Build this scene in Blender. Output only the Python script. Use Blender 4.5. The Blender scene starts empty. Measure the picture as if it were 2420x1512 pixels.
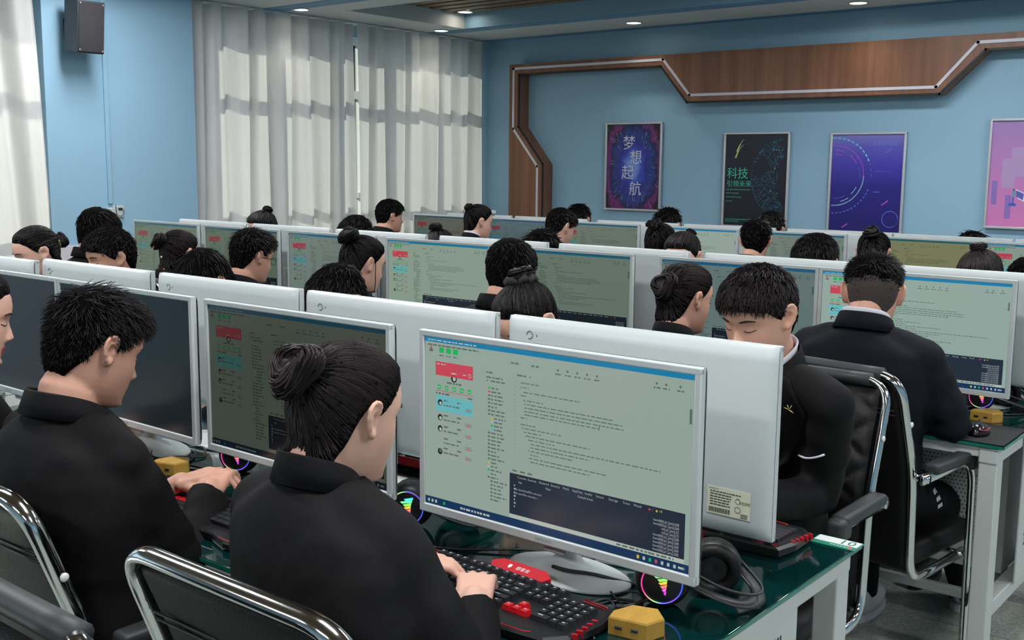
import bpy, bmesh, math, random
import numpy as np
from mathutils import Vector, Matrix, noise

# ------------------------------------------------------------------ camera, world, sun, lamps, exposure
SC = bpy.context.scene
COL = SC.collection
R = math.radians

def make_camera():
    yaw, pitch, roll = R(39.11), R(8.08), R(0.546)
    f = Vector((-math.sin(yaw) * math.cos(pitch), math.cos(yaw) * math.cos(pitch), -math.sin(pitch)))
    r = Vector((math.cos(yaw), math.sin(yaw), 0))
    u = r.cross(f)
    r2 = math.cos(roll) * r + math.sin(roll) * u
    u2 = -math.sin(roll) * r + math.cos(roll) * u
    cd = bpy.data.cameras.new('camera')
    cd.sensor_width = 36.0
    cd.lens = 2562.0 / 2420.0 * 36.0
    cd.clip_start = 0.02
    co = bpy.data.objects.new('camera', cd)
    m = Matrix((r2, u2, -f)).transposed().to_4x4()
    m.translation = Vector((0, 0, 1.5))
    co.matrix_world = m
    COL.objects.link(co)
    SC.camera = co
make_camera()

SC.view_settings.view_transform = 'Standard'
SC.view_settings.look = 'None'
SC.view_settings.gamma = 1.0
SC.view_settings.use_curve_mapping = False
SC.view_settings.exposure = 0.0
SC.cycles.max_bounces = 6; SC.cycles.diffuse_bounces = 3; SC.cycles.glossy_bounces = 3; SC.cycles.transmission_bounces = 2; SC.cycles.transparent_max_bounces = 6
SC.cycles.use_adaptive_sampling = True; SC.cycles.adaptive_threshold = 0.12; SC.cycles.adaptive_min_samples = 20; SC.cycles.caustics_reflective = False; SC.cycles.caustics_refractive = False

w = bpy.data.worlds.new('world'); SC.world = w
w.use_nodes = True
bgn = w.node_tree.nodes['Background']
bgn.inputs['Color'].default_value = (0.62, 0.74, 0.9, 1)
bgn.inputs['Strength'].default_value = 2.0

def lamp(name, typ, loc, rot, energy, color=(1, 1, 1), **kw):
    ld = bpy.data.lights.new(name, typ)
    ld.energy = energy; ld.color = color
    for k, v in kw.items(): setattr(ld, k, v)
    o = bpy.data.objects.new(name, ld); o.location = loc; o.rotation_euler = rot
    COL.objects.link(o)
    return o

# low sun outside the curtained windows, seen only through the cloth
_d = Vector((0.80, 0.34, -0.50)).normalized()
sun = lamp('sun', 'SUN', (-12, 2, 8), _d.to_track_quat('-Z', 'Y').to_euler(), 8.0, (1.0, 0.94, 0.82), angle=R(0.6))
# rows of unseen ceiling lamps; the one near the back wall added to brighten it
for i, (x, y, sx, sy, e) in enumerate([(-0.9, 1.2, 1.2, 0.3, 24), (-0.9, 3.8, 1.2, 0.3, 22), (-3.6, 1.2, 1.2, 0.3, 22), (-3.6, 3.8, 1.2, 0.3, 22),
                                       (-5.9, 1.2, 1.2, 0.3, 20), (-5.9, 3.8, 1.2, 0.3, 24), (-2.6, 6.8, 1.2, 0.3, 20), (-0.2, 6.8, 1.2, 0.3, 20), (2.0, 6.8, 1.2, 0.3, 20), (1.6, 1.2, 1.2, 0.3, 24), (1.6, 3.8, 1.2, 0.3, 24), (-0.9, -1.6, 1.2, 0.3, 24), (1.6, -1.6, 1.2, 0.3, 24), (-3.6, -1.6, 1.2, 0.3, 24)]):
    lamp('unseen_ceiling_lamp', 'AREA', (x, y, 2.83), (0, 0, 0), e * 1.7, (0.97, 0.98, 1.0), shape='RECTANGLE', size=sx, size_y=sy)

# ------------------------------------------------------------------ helpers
def lin(c):
    return tuple((v / 12.92 if v <= 0.04045 else ((v + 0.055) / 1.055) ** 2.4) for v in (x / 255.0 for x in c))

MATS = {}
def mat(name, col=(128, 128, 128), rough=0.5, metal=0.0, spec=0.5, noise_amt=0.0, noise_scale=20.0, bump=0.0, bump_scale=60.0,
        emit=None, emit_str=0.0, trans=0.0, coat=0.0, sheen=0.0, stretch=None, alpha=None, raw=False):
    if name in MATS: return MATS[name]
    m = bpy.data.materials.new(name); m.use_nodes = True
    nt = m.node_tree; b = nt.nodes['Principled BSDF']
    c = col if raw else lin(col)
    b.inputs['Base Color'].default_value = (*c, 1)
    b.inputs['Roughness'].default_value = rough
    b.inputs['Metallic'].default_value = metal
    b.inputs['Specular IOR Level'].default_value = spec
    if coat: b.inputs['Coat Weight'].default_value = coat; b.inputs['Coat Roughness'].default_value = 0.08
    if sheen: b.inputs['Sheen Weight'].default_value = sheen; b.inputs['Sheen Roughness'].default_value = 0.5
    if emit is not None:
        b.inputs['Emission Color'].default_value = (*lin(emit), 1); b.inputs['Emission Strength'].default_value = emit_str
    if trans: b.inputs['Transmission Weight'].default_value = trans
    if noise_amt or bump:
        tc = nt.nodes.new('ShaderNodeTexCoord'); mp = nt.nodes.new('ShaderNodeMapping')
        if stretch: mp.inputs['Scale'].default_value = stretch
        nt.links.new(tc.outputs['Object'], mp.inputs['Vector'])
    if noise_amt:
        n = nt.nodes.new('ShaderNodeTexNoise'); n.inputs['Scale'].default_value = noise_scale; n.inputs['Detail'].default_value = 5
        nt.links.new(mp.outputs[0], n.inputs['Vector'])
        mx = nt.nodes.new('ShaderNodeMix'); mx.data_type = 'RGBA'
        mx.inputs[6].default_value = (*(v * (1 - noise_amt) for v in c), 1)
        mx.inputs[7].default_value = (*(min(1, v * (1 + noise_amt)) for v in c), 1)
        nt.links.new(n.outputs['Fac'], mx.inputs[0]); nt.links.new(mx.outputs[2], b.inputs['Base Color'])
    if bump:
        n2 = nt.nodes.new('ShaderNodeTexNoise'); n2.inputs['Scale'].default_value = bump_scale; n2.inputs['Detail'].default_value = 4
        nt.links.new(mp.outputs[0], n2.inputs['Vector'])
        bp = nt.nodes.new('ShaderNodeBump'); bp.inputs['Strength'].default_value = bump; bp.inputs['Distance'].default_value = 0.01
        nt.links.new(n2.outputs['Fac'], bp.inputs['Height']); nt.links.new(bp.outputs[0], b.inputs['Normal'])
    MATS[name] = m
    return m

class MB:
    """collects shapes; build() links them as one mesh object"""
    def __init__(s): s.v = []; s.f = []; s.mi = []; s.sm = []
    def add(s, v, f, mi=0, smooth=False):
        o = len(s.v); s.v += [tuple(p) for p in v]
        s.f += [tuple(i + o for i in q) for q in f]; s.mi += [mi] * len(f); s.sm += [smooth] * len(f)
        return s
    def box(s, c, d, mi=0, rot=None):
        x, y, z = (q / 2 for q in d)
        v = [Vector((sx * x, sy * y, sz * z)) for sz in (-1, 1) for sy in (-1, 1) for sx in (-1, 1)]
        if rot is not None: v = [rot @ p for p in v]
        v = [p + Vector(c) for p in v]
        return s.add(v, [(0, 2, 3, 1), (4, 5, 7, 6), (0, 1, 5, 4), (2, 6, 7, 3), (0, 4, 6, 2), (1, 3, 7, 5)], mi)
    def bbox(s, c, d, b=0.005, mi=0, rot=None, seg=2):
        """box with rounded edges"""
        bm = bmesh.new(); bmesh.ops.create_cube(bm, size=1.0)
        bmesh.ops.scale(bm, vec=d, verts=bm.verts)
        bm.normal_update(); bmesh.ops.bevel(bm, geom=list(bm.edges), offset=min(b, min(d) * 0.49), segments=seg, affect='EDGES', profile=0.6)
        bm.verts.index_update(); bm.normal_update()
        v = [(rot @ q.co if rot is not None else q.co) + Vector(c) for q in bm.verts]
        f = [tuple(q.index for q in fa.verts) for fa in bm.faces]
        sm = [max(abs(c_) for c_ in fa.normal) < 0.999 for fa in bm.faces]
        bm.free(); s.add(v, f, mi, True); s.sm[-len(f):] = sm
        return s
    def quad(s, p0, p1, p2, p3, mi=0): return s.add([p0, p1, p2, p3], [(0, 1, 2, 3)], mi)
    def sweep(s, path, rad, n=8, mi=0, caps=True, up=(0, 0, 1), closed=False, smooth=True):
        """tube along path; rad: number, (rx, ry) or list of those per point"""
        P = [Vector(p) for p in path]; m = len(P); rings = []
        upv = Vector(up); prev = None; v = []; f = []
        for i, p in enumerate(P):
            if closed: t = P[(i + 1) % m] - P[i - 1]
            else: t = P[min(i + 1, m - 1)] - P[max(i - 1, 0)]
            if t.length < 1e-9: t = Vector((0, 0, 1))
            t.normalize()
            if prev is None:
                a = t.cross(upv)
                if a.length < 1e-4: a = t.cross(Vector((0, 1, 0)))
                if a.length < 1e-4: a = t.cross(Vector((1, 0, 0)))
            else:
                a = prev - t * prev.dot(t)
            a.normalize(); prev = a; b = a.cross(t)
            r = rad[i] if isinstance(rad, list) else rad
            rx, ry = r if isinstance(r, tuple) else (r, r)
            for k in range(n):
                th = 2 * math.pi * k / n
                v.append(p + a * (rx * math.cos(th)) + b * (ry * math.sin(th)))
        mm = m if closed else m - 1
        for i in range(mm):
            j = (i + 1) % m
            for k in range(n):
                k2 = (k + 1) % n
                f.append((i * n + k, i * n + k2, j * n + k2, j * n + k))
        if caps and not closed:
            f.append(tuple(range(n - 1, -1, -1))); f.append(tuple((m - 1) * n + k for k in range(n)))
        return s.add(v, f, mi, smooth)
    def ell(s, c, r, nu=16, nv=10, mi=0, rot=None):
        v = []; f = []
        for j in range(nv + 1):
            th = math.pi * j / nv
            for i in range(nu):
                ph = 2 * math.pi * i / nu
                q = Vector((r[0] * math.sin(th) * math.cos(ph), r[1] * math.sin(th) * math.sin(ph), r[2] * math.cos(th)))
                if rot is not None: q = rot @ q
                v.append(q + Vector(c))
        for j in range(nv):
            for i in range(nu):
                f.append((j * nu + i, (j + 1) * nu + i, (j + 1) * nu + (i + 1) % nu, j * nu + (i + 1) % nu))
        return s.add(v, f, mi, True)
    def cap_tube(s, p, q, r0, r1, n=10, mi=0):
        """tapered capsule"""
        p = Vector(p); q = Vector(q); d = (q - p)
        L = d.length; d.normalize()
        path = []; rad = []
        for k in range(4):
            a = math.pi / 2 * k / 4 + 0.06; path.append(p - d * r0 * math.cos(a)); rad.append(r0 * math.sin(a))
        path.append(p); rad.append(r0); path.append(q); rad.append(r1)
        for k in range(4):
            a = math.pi / 2 * (k + 1) / 4; a = min(a, math.pi / 2 - 0.06); path.append(q + d * r1 * math.sin(a)); rad.append(r1 * math.cos(a))
        return s.sweep(path, rad, n, mi)
    def prism(s, poly, y0, y1, mi=0):
        """polygon in XZ extruded along Y"""
        n = len(poly)
        v = [(x, y0, z) for x, z in poly] + [(x, y1, z) for x, z in poly]
        f = [(i, i + n, (i + 1) % n + n, (i + 1) % n) for i in range(n)]
        f += [tuple(range(n)), tuple(range(2 * n - 1, n - 1, -1))]
        return s.add(v, f, mi)
    def mesh(s, name, mats):
        me = bpy.data.meshes.new(name)
        me.from_pydata(s.v, [], s.f)
        for m in (mats if isinstance(mats, (list, tuple)) else [mats]): me.materials.append(m)
        me.polygons.foreach_set('material_index', s.mi)
        me.polygons.foreach_set('use_smooth', s.sm)
        me.validate(); me.update()
        bm = bmesh.new(); bm.from_mesh(me); bmesh.ops.recalc_face_normals(bm, faces=bm.faces); bm.to_mesh(me); bm.free()
        return me
    def build(s, name, mats, parent=None, loc=(0, 0, 0), rot=(0, 0, 0)):
        return link(name, s.mesh(name, mats), parent, loc, rot)

def link(name, data, parent=None, loc=(0, 0, 0), rot=(0, 0, 0)):
    o = bpy.data.objects.new(name, data); COL.objects.link(o)
    o.location = loc; o.rotation_euler = rot
    if parent is not None: o.parent = parent
    return o
def tag(o, label=None, cat=None, group=None, kind=None):
    if label: o['label'] = label
    if cat: o['category'] = cat
    if group: o['group'] = group
    if kind: o['kind'] = kind
    return o
def thing(name, label, cat, loc=(0, 0, 0), rz=0.0, group=None):
    o = link(name, None, None, loc, (0, 0, rz)); o.empty_display_size = 0.1
    return tag(o, label, cat, group)
def copy_tree(o, parent=None):
    c = o.copy(); COL.objects.link(c); c.parent = parent
    for ch in o.children: copy_tree(ch, c)
    return c
def bez(pts, n=8, closed=False):
    """Catmull-Rom through points"""
    P = [Vector(p) for p in pts]; out = []; m = len(P)
    for i in range(m if closed else m - 1):
        p1 = P[i]; p2 = P[(i + 1) % m]
        p0 = P[i - 1] if (i > 0 or closed) else p1 * 2 - p2
        p3 = P[(i + 2) % m] if (i + 2 < m or closed) else p2 * 2 - p1
        for k in range(n):
            t = k / n
            out.append(0.5 * ((2 * p1) + (p2 - p0) * t + (2 * p0 - 5 * p1 + 4 * p2 - p3) * t * t + (3 * p1 - p0 - 3 * p2 + p3) * t ** 3))
    if not closed: out.append(P[-1])
    return out
def fillet(pts, r, n=6):
    """polyline with rounded corners"""
    P = [Vector(p) for p in pts]; out = [P[0]]
    for i in range(1, len(P) - 1):
        a = (P[i - 1] - P[i]); b = (P[i + 1] - P[i]); rr = min(r, a.length * 0.49, b.length * 0.49)
        p0 = P[i] + a.normalized() * rr; p2 = P[i] + b.normalized() * rr
        for k in range(n + 1):
            t = k / n
            out.append(p0 * (1 - t) ** 2 + P[i] * 2 * t * (1 - t) + p2 * t * t)
    out.append(P[-1]); return out

TMP = bpy.data.scenes.new('workbench')
def evaluated_mesh(ob):
    """mesh of an object with its modifiers, worked out in a scratch scene"""
    TMP.collection.objects.link(ob); vl = TMP.view_layers[0]; vl.update(); dg = vl.depsgraph; dg.update()
    return bpy.data.meshes.new_from_object(ob.evaluated_get(dg))
_txt = {}
def text_mesh(s, size, mats, extrude=0.0, align='LEFT', name='lettering'):
    """lettering as a flat mesh in the XZ plane, facing -Y"""
    key = (s, size, align, str(mats.name))
    if key in _txt: return _txt[key]
    cu = bpy.data.curves.new('t', 'FONT'); cu.body = s; cu.size = size; cu.align_x = align; cu.extrude = extrude; cu.resolution_u = 2
    ob = bpy.data.objects.new('t', cu)
    me = evaluated_mesh(ob)
    bpy.data.objects.remove(ob); bpy.data.curves.remove(cu)
    me.name = name; me.transform(Matrix.Rotation(R(90), 4, 'X'))
    me.materials.clear(); me.materials.append(mats)
    _txt[key] = me
    return me
def mesh_arrays(me):
    v = np.empty(len(me.vertices) * 3); me.vertices.foreach_get('co', v)
    return [tuple(p) for p in v.reshape(-1, 3)], [tuple(p.vertices) for p in me.polygons]
# ------------------------------------------------------------------ surface materials
M_blue = mat('blue_paint', (144, 183, 206), 0.55, noise_amt=0.03, noise_scale=1.5, bump=0.05, bump_scale=140)
M_white_paint = mat('white_paint', (214, 216, 214), 0.6, noise_amt=0.02, noise_scale=2)
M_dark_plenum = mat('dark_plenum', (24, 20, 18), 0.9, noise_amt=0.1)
M_steel_white = mat('white_steel', (186, 191, 188), 0.38, noise_amt=0.02, noise_scale=6)
M_plastic_white = mat('white_plastic', (190, 197, 197), 0.32, noise_amt=0.012, noise_scale=4)
M_chrome = mat('chrome', (205, 208, 208), 0.12, 1.0, noise_amt=0.03, noise_scale=9)
M_leather = mat('black_leather', (8, 8, 9), 0.5, spec=0.3, bump=0.12, bump_scale=260, noise_amt=0.15, noise_scale=8)
M_black_plastic = mat('black_plastic', (24, 25, 27), 0.42, noise_amt=0.08, noise_scale=12)
M_dark_pad = mat('dark_grey_pad', (44, 47, 49), 0.5, noise_amt=0.08, noise_scale=14)
M_alu = mat('brushed_aluminium', (190, 192, 194), 0.28, 1.0, noise_amt=0.04, noise_scale=30)

def wood_mat(name, c0, c1, axis_scale):
    m = bpy.data.materials.new(name); m.use_nodes = True; nt = m.node_tree; b = nt.nodes['Principled BSDF']
    tc = nt.nodes.new('ShaderNodeTexCoord'); mp = nt.nodes.new('ShaderNodeMapping'); mp.inputs['Scale'].default_value = axis_scale
    n = nt.nodes.new('ShaderNodeTexNoise'); n.inputs['Scale'].default_value = 3.0; n.inputs['Detail'].default_value = 8; n.inputs['Roughness'].default_value = 0.62
    cr = nt.nodes.new('ShaderNodeValToRGB')
    cr.color_ramp.elements[0].position = 0.3; cr.color_ramp.elements[0].color = (*lin(c0), 1)
    cr.color_ramp.elements[1].position = 0.72; cr.color_ramp.elements[1].color = (*lin(c1), 1)
    nt.links.new(tc.outputs['Object'], mp.inputs[0]); nt.links.new(mp.outputs[0], n.inputs['Vector'])
    nt.links.new(n.outputs['Fac'], cr.inputs[0]); nt.links.new(cr.outputs[0], b.inputs['Base Color'])
    b.inputs['Roughness'].default_value = 0.42
    MATS[name] = m; return m
M_wood = wood_mat('walnut_veneer', (106, 68, 48), (142, 98, 72), (4.0, 4.0, 0.22))
M_slat = wood_mat('slat_wood', (98, 76, 52), (142, 114, 84), (0.3, 4.0, 4.0))

def terrazzo():
    m = bpy.data.materials.new('terrazzo'); m.use_nodes = True; nt = m.node_tree; b = nt.nodes['Principled BSDF']
    tc = nt.nodes.new('ShaderNodeTexCoord')
    v = nt.nodes.new('ShaderNodeTexVoronoi'); v.inputs['Scale'].default_value = 130
    n = nt.nodes.new('ShaderNodeTexNoise'); n.inputs['Scale'].default_value = 9; n.inputs['Detail'].default_value = 5
    nt.links.new(tc.outputs['Object'], v.inputs['Vector']); nt.links.new(tc.outputs['Object'], n.inputs['Vector'])
    cr = nt.nodes.new('ShaderNodeValToRGB'); e = cr.color_ramp.elements
    e[0].color = (*lin((140, 150, 142)), 1); e[1].color = (*lin((202, 208, 198)), 1)
    nt.links.new(v.outputs['Color'], cr.inputs[0])
    mx = nt.nodes.new('ShaderNodeMix'); mx.data_type = 'RGBA'; mx.blend_type = 'MULTIPLY'; mx.inputs[0].default_value = 0.35
    nt.links.new(cr.outputs[0], mx.inputs[6]); nt.links.new(n.outputs['Color'], mx.inputs[7]); nt.links.new(mx.outputs[2], b.inputs['Base Color'])
    b.inputs['Roughness'].default_value = 0.33
    MATS['terrazzo'] = m; return m
M_floor = terrazzo()
M_grout = mat('floor_joint', (58, 62, 58), 0.8, noise_amt=0.1)

def curtain_mat():
    m = bpy.data.materials.new('curtain_cloth'); m.use_nodes = True; nt = m.node_tree
    for n in list(nt.nodes): nt.nodes.remove(n)
    out = nt.nodes.new('ShaderNodeOutputMaterial'); mix = nt.nodes.new('ShaderNodeMixShader')
    d = nt.nodes.new('ShaderNodeBsdfDiffuse'); t = nt.nodes.new('ShaderNodeBsdfTranslucent')
    tc = nt.nodes.new('ShaderNodeTexCoord'); mp = nt.nodes.new('ShaderNodeMapping'); mp.inputs['Scale'].default_value = (90, 90, 8)
    n = nt.nodes.new('ShaderNodeTexNoise'); n.inputs['Scale'].default_value = 1.0; n.inputs['Detail'].default_value = 3
    cr = nt.nodes.new('ShaderNodeValToRGB'); cr.color_ramp.elements[0].color = (0.63, 0.62, 0.60, 1); cr.color_ramp.elements[1].color = (0.75, 0.74, 0.72, 1)
    nt.links.new(tc.outputs['Object'], mp.inputs[0]); nt.links.new(mp.outputs[0], n.inputs['Vector']); nt.links.new(n.outputs['Fac'], cr.inputs[0])
    nt.links.new(cr.outputs[0], d.inputs['Color']); t.inputs['Color'].default_value = (0.60, 0.59, 0.57, 1)
    mix.inputs[0].default_value = 0.30
    nt.links.new(d.outputs[0], mix.inputs[1]); nt.links.new(t.outputs[0], mix.inputs[2]); nt.links.new(mix.outputs[0], out.inputs[0])
    MATS['curtain_cloth'] = m; return m
M_curtain = curtain_mat()
def pane_mat():
    m = bpy.data.materials.new('window_glass'); m.use_nodes = True; nt = m.node_tree
    for n in list(nt.nodes): nt.nodes.remove(n)
    out = nt.nodes.new('ShaderNodeOutputMaterial'); mix = nt.nodes.new('ShaderNodeMixShader')
    t = nt.nodes.new('ShaderNodeBsdfTransparent'); g_ = nt.nodes.new('ShaderNodeBsdfGlossy'); g_.inputs['Roughness'].default_value = 0.02
    t.inputs['Color'].default_value = (0.93, 0.97, 0.96, 1); fr = nt.nodes.new('ShaderNodeFresnel')
    nt.links.new(fr.outputs[0], mix.inputs[0]); nt.links.new(t.outputs[0], mix.inputs[1]); nt.links.new(g_.outputs[0], mix.inputs[2]); nt.links.new(mix.outputs[0], out.inputs[0])
    return m
M_glass_pane = pane_mat()
M_upvc = mat('window_white', (220, 222, 222), 0.4, noise_amt=0.02)
M_downlight = mat('downlight_glow', (255, 250, 235), 0.4, emit=(255, 246, 226), emit_str=14.0)

# ------------------------------------------------------------------ the room
XL, XR, YB, YN, ZS, ZC = -7.35, 4.2, 8.4, -4.2, 2.72, 2.845
def struct(name, mb, m, parent=None): return tag(mb.build(name, m, parent), kind='structure' if parent is None else None)

# floor: a slab that shows as joints, and tiles on it
b = MB(); b.box(((XL + XR) / 2, (YB + YN) / 2, -0.056), (XR - XL + 1.0, YB - YN + 1.0, 0.1)); FLOOR = struct('floor', b, M_grout)
T = 0.60; tm = None; rest = MB(); g = 0.004
nx = int((XR - XL) / T) + 1; ny = int((YB - YN) / T) + 1
for i in range(nx):
    for j in range(ny):
        x = XL + (i + 0.5) * T; y = YB - (j + 0.5) * T
        if -3.4 < x < 0.8 and 1.2 < y < 6.2:
            if tm is None:
                tb = MB(); tb.box((0, 0, -0.004), (T - g, T - g, 0.008)); tm = tb.mesh('floor_tile', M_floor)
            link('floor_tile', tm, FLOOR, (x, y, 0))
        else:
            rest.box((x, y, -0.004), (T - g, T - g, 0.008))
tag(rest.build('floor_tiles_far', M_floor, FLOOR), kind='stuff')

# walls
b = MB(); b.box(((XL + XR) / 2, YB + 0.1, 1.5), (XR - XL + 0.6, 0.2, 3.2)); struct('wall_back', b, M_blue)
b = MB(); b.box((XR + 0.1, (YB + YN) / 2, 1.5), (0.2, YB - YN + 0.6, 3.2)); struct('wall_right', b, M_blue)
b = MB(); b.box(((XL + XR) / 2, YN - 0.1, 1.5), (XR - XL + 0.6, 0.2, 3.2)); struct('wall_front', b, M_blue)
WIN = [(4.98, 8.22), (0.4, 3.64), (-3.6, -0.4)]
Z0, Z1 = 0.9, 2.62
b = MB(); ys = [YN - 0.2] + [q for wv in sorted(WIN) for q in wv] + [YB + 0.2]
b.box((XL - 0.1, (YB + YN) / 2, Z0 / 2 - 0.05), (0.2, YB - YN + 0.4, Z0 + 0.1))
b.box((XL - 0.1, (YB + YN) / 2, (Z1 + 3.1) / 2), (0.2, YB - YN + 0.4, 3.1 - Z1))
for k in range(0, len(ys), 2): b.box((XL - 0.1, (ys[k] + ys[k + 1]) / 2, (Z0 + Z1) / 2), (0.2, ys[k + 1] - ys[k], Z1 - Z0))
struct('wall_left', b, M_blue)
b = MB(); b.box(((XL - 7.05) / 2 - 0.0, (3.73 + 4.89) / 2, 1.5), (-7.05 - XL, 4.89 - 3.73, 3.0)); PIL = struct('wall_pillar', b, M_blue)
b = MB(); b.bbox((-7.046, (3.73 + 4.89) / 2, 0.465), (0.012, 1.172, 0.93), 0.003); b.bbox((-7.20, 3.728, 0.465), (0.29, 0.012, 0.93), 0.003)
struct('baseboard_pillar', b, mat('pale_wainscot', (205, 200, 208), 0.3, noise_amt=0.03, noise_scale=5))

for k, (y0, y1) in enumerate(WIN):
    fr = MB(); xw = XL - 0.08; ym = (y0 + y1) / 2; wd = y1 - y0
    fr.box((xw, ym, Z0 + 0.03), (0.07, wd, 0.06)); fr.box((xw, ym, Z1 - 0.03), (0.07, wd, 0.06))
    fr.box((xw, ym, 2.12), (0.07, wd, 0.07)); fr.box((xw, ym, 1.22), (0.05, wd, 0.05))
    n = 5
    for q in range(n + 1): fr.box((xw, y0 + 0.03 + q * (wd - 0.06) / n, (Z0 + Z1) / 2), (0.07, 0.06 if q % 2 == 0 else 0.085, Z1 - Z0))
    wobj = struct('window_%d' % (k + 1), fr, M_upvc)
    for q in range(n):
        ya = y0 + 0.05 + q * (wd - 0.06) / n; yb = y0 + 0.03 + (q + 1) * (wd - 0.06) / n
        for za, zb in ((Z0 + 0.06, 1.195), (1.245, 2.085), (2.155, Z1 - 0.06)):
            pb = MB(); pb.box((xw, (ya + yb) / 2, (za + zb) / 2), (0.006, yb - ya, zb - za)); pb.build('pane', M_glass_pane, wobj)
    sb = MB(); sb.bbox((XL + 0.06, ym, Z0 - 0.02), (0.2, wd + 0.1, 0.04), 0.008); sb.build('window_sill', M_upvc, wobj)

# ceiling: lowered border with two slatted recesses
OP = [(-6.70, 3.2, 6.09, 7.52), (-6.70, 3.2, -3.2, 5.10)]
b = MB(); th = 0.02
def slab(mb, x0, x1, y0, y1, z0, z1, mi=0): mb.box(((x0 + x1) / 2, (y0 + y1) / 2, (z0 + z1) / 2), (x1 - x0, y1 - y0, z1 - z0), mi)
slab(b, XL - .1, XR + .1, 7.52, YB + .1, ZS, ZS + th); slab(b, XL - .1, XR + .1, 5.10, 6.09, ZS, ZS + th); slab(b, XL - .1, XR + .1, YN - .1, -3.2, ZS, ZS + th)
for ya, yb in ((-3.2, 5.10), (6.09, 7.52)): slab(b, XL - .1, -6.70, ya, yb, ZS, ZS + th); slab(b, 3.2, XR + .1, ya, yb, ZS, ZS + th)
CEIL = struct('ceiling', b, M_white_paint)
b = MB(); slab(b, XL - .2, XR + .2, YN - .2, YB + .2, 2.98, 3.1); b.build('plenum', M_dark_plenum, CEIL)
sl = None
for (x0, x1, y0, y1) in OP:
    n = MB(); slab(n, x0, x1, y0, y0 + .015, ZS + .0005, ZC + .05); slab(n, x0, x1, y1 - .015, y1, ZS + .0005, ZC + .05); n.build('recess_face_blue', M_blue, CEIL)
    n = MB(); slab(n, x0, x0 + .015, y0 + .015, y1 - .015, ZS + .0005, ZC + .05); slab(n, x1 - .015, x1, y0 + .015, y1 - .015, ZS + .0005, ZC + .05); n.build('recess_face_white', M_white_paint, CEIL)
    q = y0 + 0.07
    while q < y1 - 0.05:
        if sl is None:
            s_ = MB(); s_.box((0, 0, 0.02), (x1 - x0 - 0.03, 0.105, 0.04)); sl = s_.mesh('ceiling_slat', M_slat)
        link('ceiling_slat', sl, CEIL, ((x0 + x1) / 2, q, ZC)); q += 0.155
M_stripe = mat('blue_trim', (106, 152, 184), 0.55, noise_amt=0.03, noise_scale=2)
for k, (ya, yb) in enumerate(((7.52, 7.68), (8.29, YB - 0.001), (5.62, 5.80))):
    n = MB(); slab(n, XL, XR, ya, yb, ZS - 0.004, ZS + 0.001); struct('trim_%d' % (k + 1), n, M_stripe)

dl = MB(); dl.sweep([(0.066 * math.cos(a), 0.066 * math.sin(a), -0.004) for a in np.linspace(0, 2 * math.pi, 28, endpoint=False)], 0.006, 6, closed=True)
dlm = dl.mesh('trim_ring', M_plastic_white)
dd = MB(); dd.sweep([(0, 0, -0.004), (0, 0, 0.0)], 0.062, 24); ddm = dd.mesh('lens', M_downlight)
for (x, y, z, lab) in ((-6.92, 5.81, ZS, 'round downlight above the left half of the drawn curtains'), (-6.93, 7.46, ZS, 'round downlight just below the corner of the slatted recess'),
                  (-5.2, 8.0, ZS, 'round downlight over the poster with vertical lettering'), (-3.24, 8.0, ZS, 'round downlight above the wide wooden drop of the wall frame'),
                  (-6.55, 7.36, ZC, 'tiny bright spotlight in the slats at the recess corner')):
    t = thing('downlight', lab, 'light', (x, y, z), 0, 'recessed ceiling downlights')
    link('trim_ring', dlm, t); link('lens', ddm, t)
    lamp('downlight_bulb', 'SPOT', (x, y, z - 0.02), (0, 0, 0), 9, (1, 0.95, 0.86), spot_size=R(110), spot_blend=0.9, shadow_soft_size=0.05)

# curtains: pleated cloth hung from a rail under the ceiling border
def curtain(name, y0, y1, x, label, pleat=0.155, amp=0.035, lean=0.0, seed=1, ztop=ZS - 0.018, zbot=0.06, zsub=24, sweep_in=0.0):
    rnd = random.Random(seed); n = int((y1 - y0) / 0.011); ph = [rnd.uniform(-.5, .5) for _ in range(80)]
    v = []; f = []
    for k in range(zsub + 1):
        s = k / zsub; z = ztop + (zbot - ztop) * s
        for i in range(n + 1):
            t = i / n; y = y0 + (y1 - y0) * t
            c = (y - y0) / pleat; j = int(c); fr_ = c - j
            pj = ph[j % 80] * (1 - fr_) + ph[(j + 1) % 80] * fr_
            a = amp * (0.75 + 0.5 * abs(ph[(j * 3) % 80]))
            xx = x + a * math.sin(2 * math.pi * c + 1.6 * pj + 0.25 * s) + 0.35 * a * math.sin(4 * math.pi * c + 2.0 + pj)
            yy = y + lean * s * s * t + 0.018 * math.sin(2 * math.pi * c * 0.5 + 3 * s) + sweep_in * (1 - s) ** 1.5 * -t
            v.append((xx, yy, z))
    for k in range(zsub):
        for i in range(n):
            q = k * (n + 1) + i; f.append((q, q + 1, q + n + 2, q + n + 1))
    m_ = MB(); m_.add(v, f, 0, True); o = m_.build(name, M_curtain)
    return tag(o, label, 'curtain', 'pale window curtains')
curtain('curtain', 4.93, 6.60, -7.16, 'pale curtain beside the blue pillar with sunlit panes showing through', pleat=0.21, amp=0.042, seed=3)
curtain('curtain', 6.63, 8.30, -7.15, 'pale curtain next to the back wall corner, right of the gap', pleat=0.22, amp=0.042, seed=8)
curtain('curtain', 1.2, 3.78, -7.0, 'pale curtain hanging at the left edge, nearer than the loudspeaker', pleat=0.24, amp=0.05, seed=5, sweep_in=0.12)
b = MB(); b.sweep([(-7.15, 4.9, ZS - 0.008), (-7.15, 8.35, ZS - 0.008)], 0.007, 8); tag(b.build('curtain_rail', M_upvc), 'white curtain rail under the ceiling border at the window', 'rail')
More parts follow.
